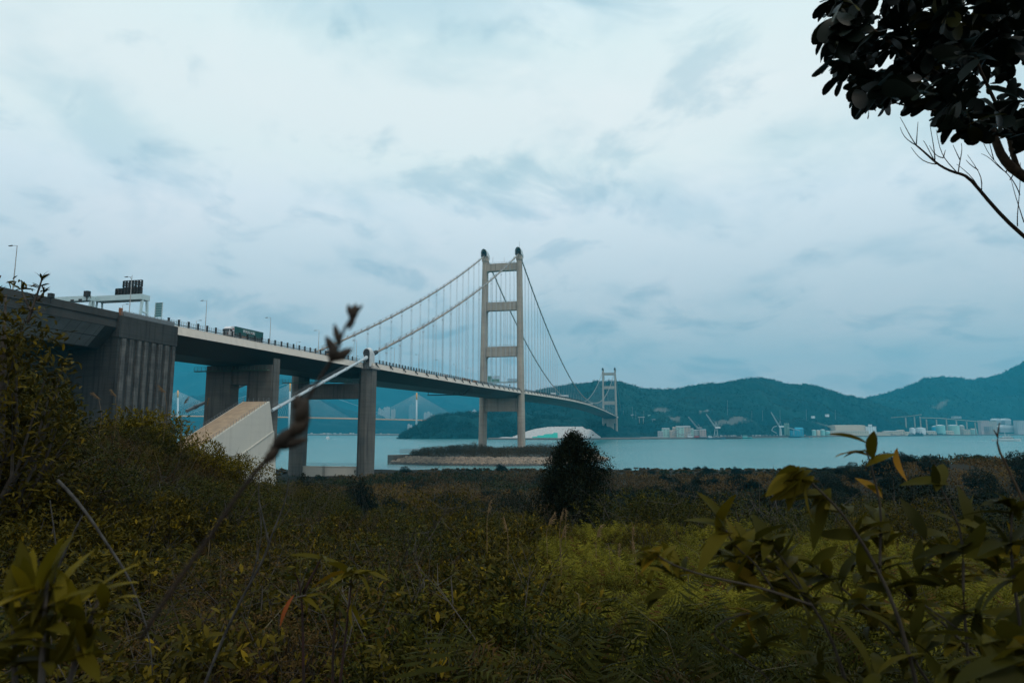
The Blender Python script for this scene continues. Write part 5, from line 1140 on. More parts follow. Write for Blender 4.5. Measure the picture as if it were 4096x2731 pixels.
scatter(26, lambda v: RNG.uniform(.1,.78)*v, (3.0,6), ['green','broad','brown'], (.45,.65), labs('under the big laurel branches'), 'shrubs in the right foreground', .8, lambda u,v: u > .42*v or v<4.0, dz=-.25)
# the conical dark tree in the middle and the leafy tree at far left
def tree(name, px, D, top_py, wpx, lm, lab, seed, nros, leaf, kind='card', conical=True, cat='tree', group=None, bottom=None, asp=.45, jit=.35):
    base = ud(px,1716,D); gz_ = float(ground_z(base.x,base.y)); h = ud(px,top_py,D).z-gz_; w = wpx/F*D
    r = shrub_proto(seed,h,w,nros,leaf,8,asp,kind,lm,.5,twig=60,conical=conical,jit=jit); r.name = name
    for ch in r.children:
        if ch.name.startswith('foliage'): ch.name = 'crown'
        else: ch.name = 'branches'
    t_ = MB().tube([(0,0,-.5),(.05*w,0,h*.3),(0,.03*w,h*.6),(0,0,h*.93)],[.035*h,.026*h,.015*h,.004*h],8).build('trunk',M_WOOD,r,True)
    r.location = (base.x,base.y,gz_); tag(r,lab,cat,group); return r
tree('evergreen_tree',2292,31,1745,540,L_DARK,'dark conical evergreen rising against the islet and the water',31,8500,.12,'card',True,asp=.45,jit=1.3)
tree('leafy_tree',-30,9.5,1110,600,L_OLIVE,'tall leafy tree in front of the viaduct at the left edge',37,1000,.12,'leaf',False,asp=.34,jit=.7)
tree('leafy_tree',-60,12,1480,560,L_GREEN,'broader green tree behind the left edge tree',38,900,.12,'leaf',False,asp=.36,jit=.7)
tree('sunlit_shrub',560,20,1625,300,L_YEL,'yellow-green leafy shrub in front of the ribbed abutment',39,420,.15,'leaf',False,cat='shrub',asp=.3,jit=.6)
tree('sunlit_shrub',790,21,1730,270,L_YEL,'yellow-tipped shrub overlapping the lower left of the pale anchorage',40,520,.11,'leaf',False,cat='shrub',asp=.3,jit=.6)
tree('sunlit_shrub',960,22,1815,250,L_YEL,'lower yellow-green shrub under the right part of the pale anchorage',44,520,.10,'leaf',False,cat='shrub',asp=.3,jit=.6)
tree('round_tree',1455,95,1872,120,L_DARK,'rounded dark tree at the foot of the right portal column',41,700,.35,'card',False)
tree('round_tree',1230,110,1880,110,L_DARK,'rounded dark tree beside the white wall',42,700,.35,'card',False)
# wooded ridge on the right: each tree its own
PT = [shrub_proto(s,5.0,6.0,1700,.27,7,.6,'card',L_DARK,.8,twig=16) for s in (51,52,53)]
for p in PT:
    for ch in p.children: ch.name = 'crown' if ch.name.startswith('foliage') else 'trunk'
PROTO['ridge'] = PT
c = 0
for i in range(600):
    if c >= 90: break
    u = RNG.uniform(45,190); v = RNG.uniform(85,240)
    if u/v > .86 or u/v < .42: continue
    if any((u-a)**2+(v-b)**2 < 5.0**2 for a,b in placed): continue
    placed.append((u,v)); x,y = uv2w(u,v); place('ridge',x,y,RNG.uniform(.7,1.1),'dark rounded tree on the wooded ridge at the right','trees on the right ridge',name='ridge_tree',cat='tree'); c += 1
# shore edge bushes and trees in the middle distance
for i in range(70):
    px = RNG.uniform(1130,3500); D = RNG.uniform(110,400); p = ud(px,1716,D)
    place('ridge',p.x,p.y,RNG.uniform(.6,1.0),'dark bushy tree in the brown scrub above the shoreline','trees along the near shore',name='shore_tree',cat='tree',dz=-.5)
for (px,D,nb,spr_,kk) in ((1490,90,7,7,'dark'),(1400,70,5,5,'dark'),(1760,75,7,6,'dark'),(1640,110,7,9,'ridge'),(1230,60,5,4,'dark'),(1900,130,6,10,'ridge'),(2560,60,6,5,'dark'),(2740,95,8,9,'dark'),(2980,75,7,7,'dark'),(2640,130,7,10,'ridge'),(3180,110,8,10,'ridge'),(3300,70,5,6,'dark'),(2480,150,6,10,'ridge'),(2900,200,8,16,'ridge')):
    ce = ud(px,1716,D)
    for i in range(nb):
        x = ce.x+RNG.normal(0,spr_*.6); y = ce.y+RNG.normal(0,spr_*.6)
        place(kk,x,y,RNG.uniform(.8,1.25) if kk=='dark' else RNG.uniform(.6,1.0),'dark green bush in a clump on the hillside above the shore' if kk=='dark' else 'dark bushy tree in the brown scrub above the shoreline','dark bush clumps on the hillside' if kk=='dark' else 'trees along the near shore',name=None if kk=='dark' else 'shore_tree',cat=None if kk=='dark' else 'tree')
# low brown scrub over the hillside (uncountable)
def clumps(name, U, Vv, h, spread, per, leaf, lm, label, cat, tone=None, zfun=ground_z, asp=.5, seed=5):
    rng = np.random.default_rng(seed); n = len(U); x,y = uv2w(U,Vv); z = zfun(x,y)
    x = np.repeat(x,per); y = np.repeat(y,per); z = np.repeat(z,per); hh = np.repeat(h,per); sp2 = np.repeat(spread,per); lf = np.repeat(leaf,per)
    d = norm(rng.normal(0,1,(n*per,3))); d[:,2] = np.abs(d[:,2]); rad = rng.random(n*per)**.3
    P = np.stack([x+d[:,0]*sp2*rad, y+d[:,1]*sp2*rad, z+d[:,2]*hh*rad],-1)
    Dv = norm(d*.6+rng.normal(0,.7,(n*per,3))+np.array([0,0,.35])); ls = lf*rng.uniform(.6,1.3,n*per)
    tn = np.repeat(tone if tone is not None else rng.random(n),per)*.8+rng.random(n*per)*.2
    V_,F_,T_ = leaves(P,Dv,ls,ls*asp,tn,rng,'card'); o = npmesh(name,V_,F_,lm,T_); tag(o,label,cat,kind='stuff'); return o
n = 6500; vv = RNG.uniform(0,1,n)**1.0*368+46; uu = RNG.uniform(-.72,.80,n)*vv
tn = np.clip(fbm(uu/30+3,vv/30,3)*1.4-.2,0,1); ok = (fbm(uu/22+40,vv/22,3) < .60); 
keep = np.ones(n,bool)
for i in range(n):
    x,y = uv2w(uu[i],vv[i])
    if CX-26 < x < CX+26 and y > 120: keep[i] = False
    if vv[i] > 425: keep[i] = False
kb = keep&ok
hb = np.clip(.9+vv/200,1,2.4)*np.clip(.35+1.5*fbm(uu/14+11,vv/14,2),.4,1.9)
for i in range(n):
    x,y = uv2w(uu[i],vv[i]); hb[i] = min(hb[i], max(.4,(maxtop(x,y,2)-float(ground_z(x,y)))/1.45))*RNG.uniform(.7,1.3)
clumps('scrub',uu[kb],vv[kb],hb[kb],hb[kb]*1.7,52,np.clip(.0032*vv[kb]+.08,.2,1.0),L_BROWN,'brown scrub covering the hillside down to the shore','scrub',tn[kb])
kg = keep&~ok
clumps('thicket',uu[kg],vv[kg],hb[kg]*1.3,hb[kg]*1.9,60,np.clip(.0032*vv[kg]+.08,.2,1.0),L_GREEN,'dark green thicket patches on the hillside','thicket',tn[kg]*.5,seed=6)
# islet scrub
n = 1500; jj = RNG.integers(0,200,n); tt = RNG.random(n); uu = iU[jj]+RNG.normal(0,.5,n); vv = iV0[jj]+17.5+(iV1[jj]-iV0[jj]-22)*tt; ok = (iK[jj] > .07)&(iK[jj] < .95)
uu = uu[ok]; vv = vv[ok]; 
xx,yy = uv2w(uu,vv); ok2 = ~((np.abs(xx-(CX+20))<5)&(np.abs(yy-LT)<9)|(np.abs(xx-(CX-20))<5)&(np.abs(yy-LT)<9)); uu = uu[ok2]; vv = vv[ok2]
hh = 2.6+7.5*np.clip(fbm(uu/17+7,vv/40,3)-.2,0,1)*1.25+3.2*np.exp(-((uu-iU[66])/16)**2)+2.5*np.exp(-((uu-iU[140])/18)**2)
clumps('islet_scrub',uu,vv,hh,np.full(len(uu),3.0),60,np.full(len(uu),.9),L_BROWN,'olive brown scrub covering the islet','scrub',np.clip(fbm(uu/20,vv/20,3)*.9-.15,0,1),zfun=lambda x,y: np.full(np.shape(x),4.2),seed=8)
# hill woods: crown texture along the far skyline and headland
def woods(name, sky, Dr, n, h, lab, seed, yr=(0,60), leaf=9):
    rng = np.random.default_rng(seed); px = rng.uniform(sky[0][0],sky[-1][0],n); py = np.interp(px,[p[0] for p in sky],[p[1] for p in sky]); P = []
    for a_,b_ in zip(px,py): D = np.interp(a_,[q[0] for q in Dr],[q[1] for q in Dr]); p = ud(a_,b_+rng.uniform(0,3.0),D-4); P.append((p.x,p.y,p.z-2))
    P = np.array(P); per = 16; C = np.repeat(P,per,0)+rng.normal(0,h*.4,(n*per,3)); d = norm(rng.normal(0,1,(n*per,3))+np.array([0,0,.3])); ls = leaf*rng.uniform(.4,1,n*per)*.5
    V_,F_,T_ = leaves(C,d,ls,ls*.7,rng.random(n*per),rng,'card'); o = npmesh(name,V_,F_,L_HILL,T_); tag(o,lab,'woods',kind='stuff')
woods('hill_woods',sky1,[(1960,2500),(2500,2700),(3100,3000),(3800,3000)],900,7,'treetops along the ridge of the nearer far hill',61)
woods('hill_woods',sky2,[(3250,3900),(4600,4400)],420,8,'treetops along the ridge of the right-hand hill',62)
for hk,(nn_,lab_,sz_) in ((0,(11000,'tree canopy covering the nearer far hill',5.5)),(1,(6000,'tree canopy covering the right-hand far hill',7.5))):
    VV, tt_, to_ = HILLV[hk]; rng = np.random.default_rng(200+hk); ii = rng.integers(3, int((tt_<=1).sum())-1, nn_); jj = rng.integers(1, VV.shape[1]-1, nn_); ok = to_[ii,jj] < .2
    P = VV[ii,jj][ok]+rng.normal(0,4,(int(ok.sum()),3))*np.array([1,1,.2])+np.array([0,0,1.5]); per = 12; C = np.repeat(P,per,0)+rng.normal(0,sz_*.38,(len(P)*per,3)); d = norm(rng.normal(0,1,(len(C),3))+np.array([0,0,.5])); ls = rng.uniform(.4,1,len(C))*sz_*.75
    fold_tone = np.clip(fbm(P[:,0]/90,P[:,1]/90,3)*2.6-.85,0,1)  # tone patches put the shade of hill folds into the canopy colour
    V_,F_,T_ = leaves(C,d,ls,ls*.75,np.repeat(fold_tone*.75+rng.random(len(P))*.15,per)+rng.random(len(C))*.2,rng,'card'); o = npmesh('hill_canopy',V_,F_,L_HILL,T_); tag(o,lab_,'woods',kind='stuff')
# headland crowns all over
rng = np.random.default_rng(63); n = 2600; px = rng.uniform(1600,2420,n); tt = rng.random(n); P = []
for a_,t in zip(px,tt):
    ys_ = np.interp(a_,[p[0] for p in sky5],[p[1] for p in sky5]); D0 = np.interp(a_,[1585,2560],[1800,1900]); D1_ = np.interp(a_,[1585,1800,2560],[1900,2020,2150])
    zc = ud(a_,ys_,D1_).z; f = ud(a_,1716,D0); c_ = ud(a_,1716,D1_); z = zc*(0.10*min(1,t*14)+.90*(1.5*t-.5*t**3)); P.append((f.x+(c_.x-f.x)*t,f.y+(c_.y-f.y)*t,z+2))
P = np.array(P); per = 22; C = np.repeat(P,per,0)+rng.normal(0,2.6,(n*per,3)); d = norm(rng.normal(0,1,(n*per,3))+np.array([0,0,.5])); ls = rng.uniform(1.5,3.6,n*per)
V_,F_,T_ = leaves(C,d,ls,ls*.7,np.repeat(rng.random(n),per)*.7+rng.random(n*per)*.3,rng,'card'); o = npmesh('headland_woods',V_,F_,L_HILL,T_); tag(o,'dark woods covering the headland behind the near tower','woods',kind='stuff')
# ---------------------------------------------------------------- fern meadow
def ferns(name, U, Vv, size, lab, tonef, seed, npin=15, lm=None, lump=.2):
    rng = np.random.default_rng(seed); n = len(U); x,y = uv2w(U,Vv); z = ground_z(x,y)+.05+lump*(fbm(U/.8+3,Vv/.8,3)-.45)*1.6*rng.uniform(.6,1,n)
    az = rng.random(n)*6.28; out = np.stack([np.cos(az),np.sin(az),np.zeros(n)],-1); L_ = size*rng.uniform(.45,1.35,n); T = np.linspace(0,1,npin); Vs = []; Fs = []; Ts = []; o = 0
    B = np.stack([x,y,z],-1); sideA = np.stack([-out[:,1],out[:,0],np.zeros(n)],-1); rl = rng.normal(0,.55,n); sideA = sideA*np.cos(rl)[:,None]+np.array([0,0,1.0])*np.sin(rl)[:,None]; rise = rng.uniform(.6,1.9,n); tn = np.where(rng.random(n)<.07,0,.1+tonef(U,Vv)*.5+rng.random(n)*.4)
    def pos(t): return B+out*(L_*t*.85)[:,None]+np.array([0,0,1.0])*(L_*(rise*np.sin(np.minimum(t*2.3,3))*.55)+.12)[:,None]
    for k,t in enumerate(T[1:]):
        p = pos(t); p2 = pos(min(1.02,t+.5/npin)); w = L_*.19*rng.uniform(.7,1.3,n)*math.sin(math.pi*min(1,(t*.93+.07))**.8)
        for s in (-1,1):
            tip = p2+sideA*(s*w)[:,None]+out*(w*.25)[:,None]-np.array([0,0,1.0])*(w*.18)[:,None]
            Vv_ = np.stack([p,p2,tip],1); Vs.append(Vv_.reshape(-1,3)); Fs.append(np.arange(n*3).reshape(n,3)+o); Ts.append(np.repeat(tn,3)); o += n*3
    ob = npmesh(name,np.concatenate(Vs),np.concatenate(Fs),lm or L_FERN,np.concatenate(Ts)); tag(ob,lab,'ferns',kind='stuff'); return ob
n = 66000; vv = np.where(RNG.random(n)<.25, 4.4+RNG.random(n)*5, 4.8+RNG.random(n)**.8*20); uu = RNG.uniform(-.3,.72,n)*vv; ok = np.array([meadow(a_,b_) for a_,b_ in zip(uu,vv)]); uu=uu[ok]; vv=vv[ok]
ferns('fern_meadow',uu,vv,.24,'bright yellow-green fern meadow in the middle foreground',lambda u,v: np.clip(fbm(u/1.1,v/1.1,3)*1.9-.45,0,1),71,npin=9,lump=.5)
n = 5200; vv = RNG.uniform(2.6,9,n); uu = RNG.uniform(-.5,.8,n)*vv; ok = (fbm(uu/1.2+9,vv/1.2,2)>.42)&~np.array([meadow(a_,b_) and b_ > 5.6 for a_,b_ in zip(uu,vv)]); uu=uu[ok]; vv=vv[ok]
ferns('fern_undergrowth',uu,vv,.40,'dim olive ferns among the foreground shrubs',lambda u,v: np.clip(fbm(u/1.5,v/1.5,3)*.8-.2,0,1),72,lm=leafmat('dim_ferns',[(.050,.026,.008),(.020,.022,.003),(.038,.036,.004),(.075,.062,.006)],.6,.2,.06))
n = 2600; vv = 7+RNG.random(n)*22; uu = RNG.uniform(-.82,-.05,n)*vv
ferns('fern_undergrowth',uu,vv,.38,'scattered olive ferns on the left slope',lambda u,v: np.clip(fbm(u/1.5,v/1.5,3)*.8-.2,0,1),73,lm=MATS['dim_ferns'])
# undergrowth leaves everywhere near, twigs and dry grass
n = 5200; vv = 2.4+RNG.random(n)**.7*38; uu = RNG.uniform(-.84,.84,n)*vv; ok = ~np.array([meadow(a_,b_) and b_>6.5 for a_,b_ in zip(uu,vv)]); uu=uu[ok]; vv=vv[ok]
clumps('undergrowth',uu,vv,np.full(len(uu),.32),np.full(len(uu),.35),40,np.clip(.03+.004*vv,.04,.16),L_GREEN,'low dark leafy undergrowth between the shrubs','undergrowth',fbm(uu,vv,2),seed=9,asp=.4)
mb = MB(); rng = np.random.default_rng(81)
for i in range(420):
    v = 2.6+rng.random()**1.3*22; u = rng.uniform(-.8,.8)*v
    if meadow(u,v) and rng.random() < .85: continue
    x,y = uv2w(u,v); z = float(ground_z(x,y)); l = rng.uniform(.3,.9); a_ = rng.random()*6.28; q = Vector((math.cos(a_)*l*rng.uniform(.1,.8),math.sin(a_)*l*rng.uniform(.1,.8),l*rng.uniform(.6,1.1)))
    p0_ = Vector((x,y,z)); m_ = p0_+q*.5+Vector(rng.normal(0,.06,3)); mb.tube([p0_,m_,p0_+q],[.0035,.0028,.001],3,False)
o = mb.build('dry_twigs',M_DTWIG); tag(o,'thin dry twigs tangled through the undergrowth','twigs',kind='stuff')
mb = MB()
for i in range(380):
    v = 2.6+rng.random()**1.2*26; u = rng.uniform(-.8,.5)*v; x,y = uv2w(u,v); z = float(ground_z(x,y)); l = rng.uniform(.3,1.0); a_ = rng.random()*6.28; q = Vector((math.cos(a_),math.sin(a_),0)); w = Vector((-q.y,q.x,0))*.003*(1+v*.08)
    p0_ = Vector((x,y,z)); p1_ = p0_+q*l*.25+Vector((0,0,l*.7)); p2_ = p0_+q*l*.7+Vector((0,0,l*rng.uniform(.6,.95))); mb.add([p0_-w,p0_+w,p1_+w,p1_-w,p2_],[(0,1,2,3),(3,2,4)])
o = mb.build('dry_grass',mat('straw_grass',(.10,.07,.03),(.04,.033,.014),3)); tag(o,'straw coloured grass blades scattered over the slope','grass',kind='stuff')
# plume grasses
def plume(px,py,D,lean,lab,ht=1.6,col=None):
    t_ = ud(px,py,D); r = empty('plume_grass',(t_.x,t_.y,t_.z-ht),lab,'grass plume','feathery grass plumes'); lean_ = Vector((cy_,sy_,0))*lean
    pts = [Vector((0,0,-.4)),Vector((0,0,ht*.5))-lean_*.02,Vector((0,0,ht*.86))+lean_*.04,Vector((0,0,ht))+lean_*.12]
    MB().tube(pts,[.004,.0035,.003,.002],4).build('stalk',M_PLUME,r)
    mb = MB(); 
    for k in range(40):
        f = rng.random(); b0 = Vector((0,0,ht-.16))+(pts[3]-Vector((0,0,ht-.16)))*f; l = .10*(1-f*.4); e = b0+lean_*l*rng.uniform(.5,1.2)+Vector(rng.normal(0,.018,3))+Vector((0,0,l*rng.uniform(-.1,.8))); mb.tube([b0,b0.lerp(e,.5)+Vector((0,0,.012)),e],[.002,.003,.001],3,False)
    mb.build('plume',M_PLUME,r)
for (px,py,D,ln,lab) in ((1950,2010,9,.3,'upright feathery plume left of the evergreen tree'),(2030,2075,9,-.4,'low plume right of the upright one'),(2190,2058,10,.8,'curved plume leaning right'),(2240,2050,10,.3,'slim plume under the evergreen'),(2262,2040,11,.1,'thin pale stalk plume under the evergreen'),(2385,2105,10,.5,'small plume below the evergreen tree'),(2245,2105,8.5,.4,'small curled plume in the dark bank'),(2530,2110,10,.1,'short upright plume at the meadow edge'),(2540,2160,8,-.2,'fluffy plume at the back of the fern meadow'),(2475,2180,9,.1,'slender seed head left of the fluffy plume'),(408,1572,16,-1.6,'plume bending left in front of the abutment'),(470,1560,16,-1.2,'second plume bending left before the viaduct'),(668,1545,17,-1.5,'plume bending left at the abutment corner'),(735,1590,17,.9,'plume before the gap right of the abutment'),(830,1595,17,.2,'plume in front of the left pier wall')): plume(px,py,D,ln,lab,.5 if px>1000 else 1.0)
# ---------------------------------------------------------------- close plants
def bigleaf(rng,P,Dv,L_,asp,tone,curl=.35,fold=.22,upv=None,shape='fine'): return leaves(np.array(P),np.array(Dv),np.array(L_),np.array(L_)*asp,np.array(tone),rng,shape,curl,fold,up=upv)
def camdir(dx,dy,dz=0):     # image-plane direction (right, up, away) as a world vector
    R_ = Vector((cy_,sy_,0)); Fw = Vector((-sy_*cp_,cy_*cp_,sp_)); Up = R_.cross(Fw); return R_*dx+Up*dy+Fw*dz
def px3(px,py,D): return ud(px,py,D)
# magnolia-like branch, top right, with its trunk beyond the frame
rng = np.random.default_rng(91)
mt_ = empty('magnolia_tree',(ud(4700,1716,3.2).x,ud(4700,1716,3.2).y,H-2),'dark tree with large glossy oval leaves hanging in at the top right corner','tree')
poly = [(3345,-60),(3330,120),(3355,200),(3385,300),(3435,330),(3450,420),(3500,420),(3560,370),(3650,370),(3740,440),(3850,500),(3950,515),(4060,555),(4250,640),(4700,720),(4900,-500),(3350,-500)]
def inside(x,y):
    c = False; n = len(poly)
    for i in range(n):
        (x0,y0),(x1,y1) = poly[i],poly[(i+1)%n]
        if (y0>y) != (y1>y) and x < (x1-x0)*(y-y0)/(y1-y0)+x0: c = not c
    return c
P=[];Dv=[];Ls=[];Tn=[];ros=[]
while len(ros) < 560:
    x = rng.uniform(3300,4800); y = rng.uniform(-400,800)
    if inside(x,y) and not inside(x-95,y+70) and rng.random()<.9 or (inside(x,y) and rng.random()<.35): ros.append((x,y,rng.uniform(2.3,3.9)))
for (x,y,D) in ros:
    b0 = ud(x,y,D); ax = camdir(-.6+rng.normal(0,.5),.2+rng.normal(0,.5),rng.normal(0,.5)).normalized(); tl = rng.random()
    if y < 120: tl = min(1,tl+.25)
    for q in range(rng.integers(6,10)):
        d = Vector(norm(rng.normal(0,1,3))); d = (ax*.7+d).normalized(); P.append(b0+ax*rng.uniform(-.03,.03)); Dv.append(d); Ls.append(rng.uniform(.06,.13)); Tn.append(min(1,.55*rng.random()+(.4 if tl>.93 else 0)))
V_,F_,T_ = bigleaf(rng,P,Dv,Ls,.50,Tn,.35,.15,None,'round'); o = npmesh('leaves',V_,F_,L_MAG,T_,smooth=True); o.data.transform(Matrix.Translation(-mt_.location)); o.parent = mt_
mb = MB()
def ptube(mb,pl,D,r0,r1,n=6):
    pts=[ud(x,y,D if not isinstance(D,tuple) else D[0]+(D[1]-D[0])*i/(len(pl)-1)) for i,(x,y) in enumerate(pl)]; k=len(pts)
    # smooth with midpoints
    q=[pts[0]]
    for a_,b_ in zip(pts,pts[1:]): q += [a_.lerp(b_,.33),a_.lerp(b_,.67)]
    q.append(pts[-1]); s=[q[0]]+[(q[i-1]+q[i]*2+q[i+1])/4 for i in range(1,len(q)-1)]+[q[-1]]
    mb.tube(s,[r0+(r1-r0)*i/(len(s)-1) for i in range(len(s))],n,True); return s
ptube(mb,[(4700,1000),(4400,860),(4096,715),(4030,660),(3990,600),(3975,520),(3900,420),(3800,330),(3650,230),(3500,130),(3420,60)],3.0,.028,.004)
ptube(mb,[(4096,715),(4050,640),(4040,540),(3980,400),(3900,250),(3850,60)],3.1,.014,.004)
ptube(mb,[(3990,500),(3860,490),(3760,440),(3640,430),(3540,400)],3.0,.007,.003)
ptube(mb,[(3960,560),(3830,520),(3730,450)],2.9,.004,.002)
ptube(mb,[(4700,1000),(4750,1500),(4760,2600)],3.1,.05,.08); ptube(mb,[(4500,900),(4450,500),(4500,0),(4450,-400)],3.2,.03,.01)
part(mb,'branches',M_TWIG,mt_,True)
bt_ = empty('bare_tree',(ud(4600,1716,3.4).x,ud(4600,1716,3.4).y,H-2),'leafless twiggy branch curving up under the magnolia leaves','tree')
mb = MB()
ptube(mb,[(4600,1500),(4300,1120),(4096,945),(4020,880),(3925,770),(3870,700),(3832,695),(3790,680),(3745,655),(3700,610),(3665,582)],3.4,.012,.004,5)
for pl in ([(3665,582),(3640,545),(3618,500),(3600,470)],[(3745,657),(3700,652),(3665,620),(3645,590)],[(3665,582),(3635,565),(3610,540),(3601,510)],[(3665,582),(3668,540),(3672,488)],[(3740,652),(3738,600),(3728,550),(3720,500)],[(3745,657),(3725,620),(3700,570),(3693,563)],[(3832,695),(3800,660),(3773,630),(3755,580),(3745,520)],[(3773,632),(3740,625),(3718,582)],[(3773,632),(3782,600)],[(3832,695),(3840,640),(3850,600),(3845,573)],[(3925,772),(3905,730),(3870,690),(3827,657)],[(3925,772),(3930,720),(3912,680),(3870,620)],[(3912,680),(3880,660),(3864,640)],[(3840,640),(3825,610),(3812,580)],
           [(4070,905),(4068,850),(4080,780),(4082,650)],[(4080,780),(4060,730),(4025,690),(3970,640),(3940,590),(3925,550)],[(4025,690),(3990,665),(3960,630),(3925,615)],[(4040,720),(4060,690),(4070,640)],[(4096,890),(4080,840),(4060,780),(4045,720)],[(4025,690),(4035,650),(4045,600)],[(3975,640),(3965,600),(3955,560)]):
    ptube(mb,pl,3.4,.0035,.0014,4)
part(mb,'branches',M_TWIG,bt_,True)
# laurel bush, right foreground, slightly out of focus
rng = np.random.default_rng(95); LB = 1.25
lb = empty('laurel_bush',(ud(3600,1716,1.4).x,ud(3600,1716,1.4).y,H-1.7),'large-leaved laurel bush filling the lower right foreground, out of focus','bush')
mb = MB(); P=[];Dv=[];Ls=[];Tn=[]
BR = [([(3420,2950),(3395,2731),(3309,2502),(3222,2379),(3121,2271),(2990,2180)],1.3,.006),
 ([(3700,2900),(3626,2538),(3525,2292),(3431,2141),(3352,2026),(3266,1953),(3193,1874)],1.2,.006),
 ([(3522,2292),(3518,2177),(3530,2033),(3500,1932),(3475,1816),(3457,1797)],1.25,.004),
 ([(3250,2420),(3096,2365),(2991,2336),(2869,2314),(2760,2285),(2667,2249),(2623,2213)],1.2,.004),
 ([(3096,2365),(3013,2227),(2948,2206),(2905,2119)],1.25,.003),
 ([(3222,2379),(3150,2250),(3080,2180)],1.3,.003),
 ([(3900,2950),(3858,2500),(3850,2292),(3857,2141),(3800,2020),(3756,1939)],1.3,.005),
 ([(4150,2900),(4060,2400),(4037,2155),(4052,2033)],1.15,.005),
 ([(3990,2731),(3800,2500),(3650,2400),(3560,2330)],1.35,.005),
 ([(3800,2950),(3700,2650),(3480,2430),(3330,2330),(3250,2250)],1.4,.005),
 ([(4200,2950),(4000,2650),(3900,2560),(3700,2420)],1.2,.006),
 ([(3300,2950),(3050,2680),(2960,2620),(2840,2560),(2860,2480),(3000,2450)],1.35,.003)]
for pl,D,r0 in BR:
    D = D*LB/1.25; s = ptube(mb,pl,D,r0*.62,.0014,6)
def cluster(px,py,D,n,L0,ang,spread,tone=(0,.6),away=0.0):
    b0 = ud(px,py,D)
    for q in range(n):
        a_ = math.radians(ang+rng.uniform(-spread,spread)); d = camdir(math.cos(a_),math.sin(a_),rng.normal(away,.45)).normalized(); P.append(b0-d*.012+Vector(rng.normal(0,.006,3))); Dv.append(d); Ls.append(L0*rng.uniform(.7,1.15)); Tn.append(rng.uniform(*tone))
CL = [(3193,1880,1.2,5,.10,190,60,(.3,.75)),(3240,1930,1.2,4,.10,210,50,(.2,.6)),(3300,1990,1.22,5,.095,200,70,(.1,.6)),(3457,1800,1.22,4,.075,120,75,(.4,.85)),(3475,1830,1.22,1,.05,60,20,(.4,.7)),(3360,2040,1.25,4,.09,120,90,(.1,.6)),(3431,2141,1.25,5,.09,90,100,(.1,.55)),(3505,1960,1.27,2,.06,100,40,(.5,.9)),(3520,2100,1.25,3,.09,90,60,(.1,.5)),
 (2905,2119,1.25,6,.09,140,75,(.3,.8)),(2948,2200,1.25,5,.085,100,90,(.1,.6)),(2990,2180,1.3,4,.09,90,60,(.1,.6)),(3080,2180,1.3,6,.09,95,70,(.1,.55)),(3121,2271,1.3,5,.09,90,70,(.1,.5)),(2623,2213,1.2,6,.07,190,60,(.4,.85)),(2667,2249,1.2,2,.06,100,40,(.4,.8)),
 (3222,2379,1.3,5,.085,90,80,(0,.5)),(3756,1945,1.3,3,.08,120,60,(0,.3)),(3850,2200,1.3,6,.085,100,80,(.0,.45)),(3857,2100,1.3,4,.08,80,80,(0,.4)),(4052,2040,1.15,6,.085,110,80,(0,.5)),(4040,2180,1.15,6,.09,100,90,(0,.5)),(4060,2320,1.15,5,.09,100,90,(0,.5)),(3560,2330,1.35,6,.09,95,80,(0,.5)),(3650,2400,1.35,5,.085,95,90,(0,.6)),(3700,2280,1.35,5,.085,80,90,(0,.4)),(3250,2250,1.4,5,.09,90,80,(0,.5)),(3330,2330,1.4,5,.09,90,80,(0,.5)),(3900,2450,1.2,5,.10,150,90,(0,.4)),(4000,2560,1.0,5,.11,160,90,(0,.4)),(4060,2640,.9,4,.11,200,70,(0,.5)),(3700,2150,1.35,4,.085,60,90,(0,.4)),(3000,2450,1.35,4,.075,210,70,(.5,.95)),(3400,2400,1.3,4,.08,90,100,(0,.7)),(3650,2560,1.3,4,.08,100,120,(.0,.4)),(3500,2680,1.2,4,.09,100,120,(0,.5)),(3280,2640,1.35,3,.08,90,120,(0,.5)),(3780,2680,1.1,5,.10,100,120,(0,.4))]
for c_ in CL:
    cluster(*c_)
    if c_[1] > 2080:
        for q_ in range(3): cluster(c_[0]+rng.uniform(-90,90),c_[1]+rng.uniform(10,160),c_[2]+rng.uniform(.02,.25),4,c_[4]*.9,92,65,(0,.75))
P.append(ud(3590,1790,1.25)); Dv.append(camdir(-.2,-1,.1)); Ls.append(.06); Tn.append(.95)
V_,F_,T_ = bigleaf(rng,P,Dv,[l*.87 for l in Ls],.33,Tn,.55,.3); o = npmesh('leaves',V_,F_,L_BIG,T_,smooth=True); o.data.transform(Matrix.Translation(-lb.location)); o.parent = lb
part(mb,'branches',M_DTWIG,lb,True)
mb = MB(); tb = empty('bare_twig',(ud(4096,1990,1.2).x,ud(4096,1990,1.2).y,H-1.2),'thin leafless twig standing up against the water at the right edge','twig'); ptube(mb,[(4200,2300),(4090,1975),(3994,1809),(3986,1760),(3998,1690)],1.2,.003,.001,5); ptube(mb,[(3990,1745),(3978,1722),(3974,1719)],1.2,.0018,.001,4); part(mb,'stem',M_TWIG,tb,True)
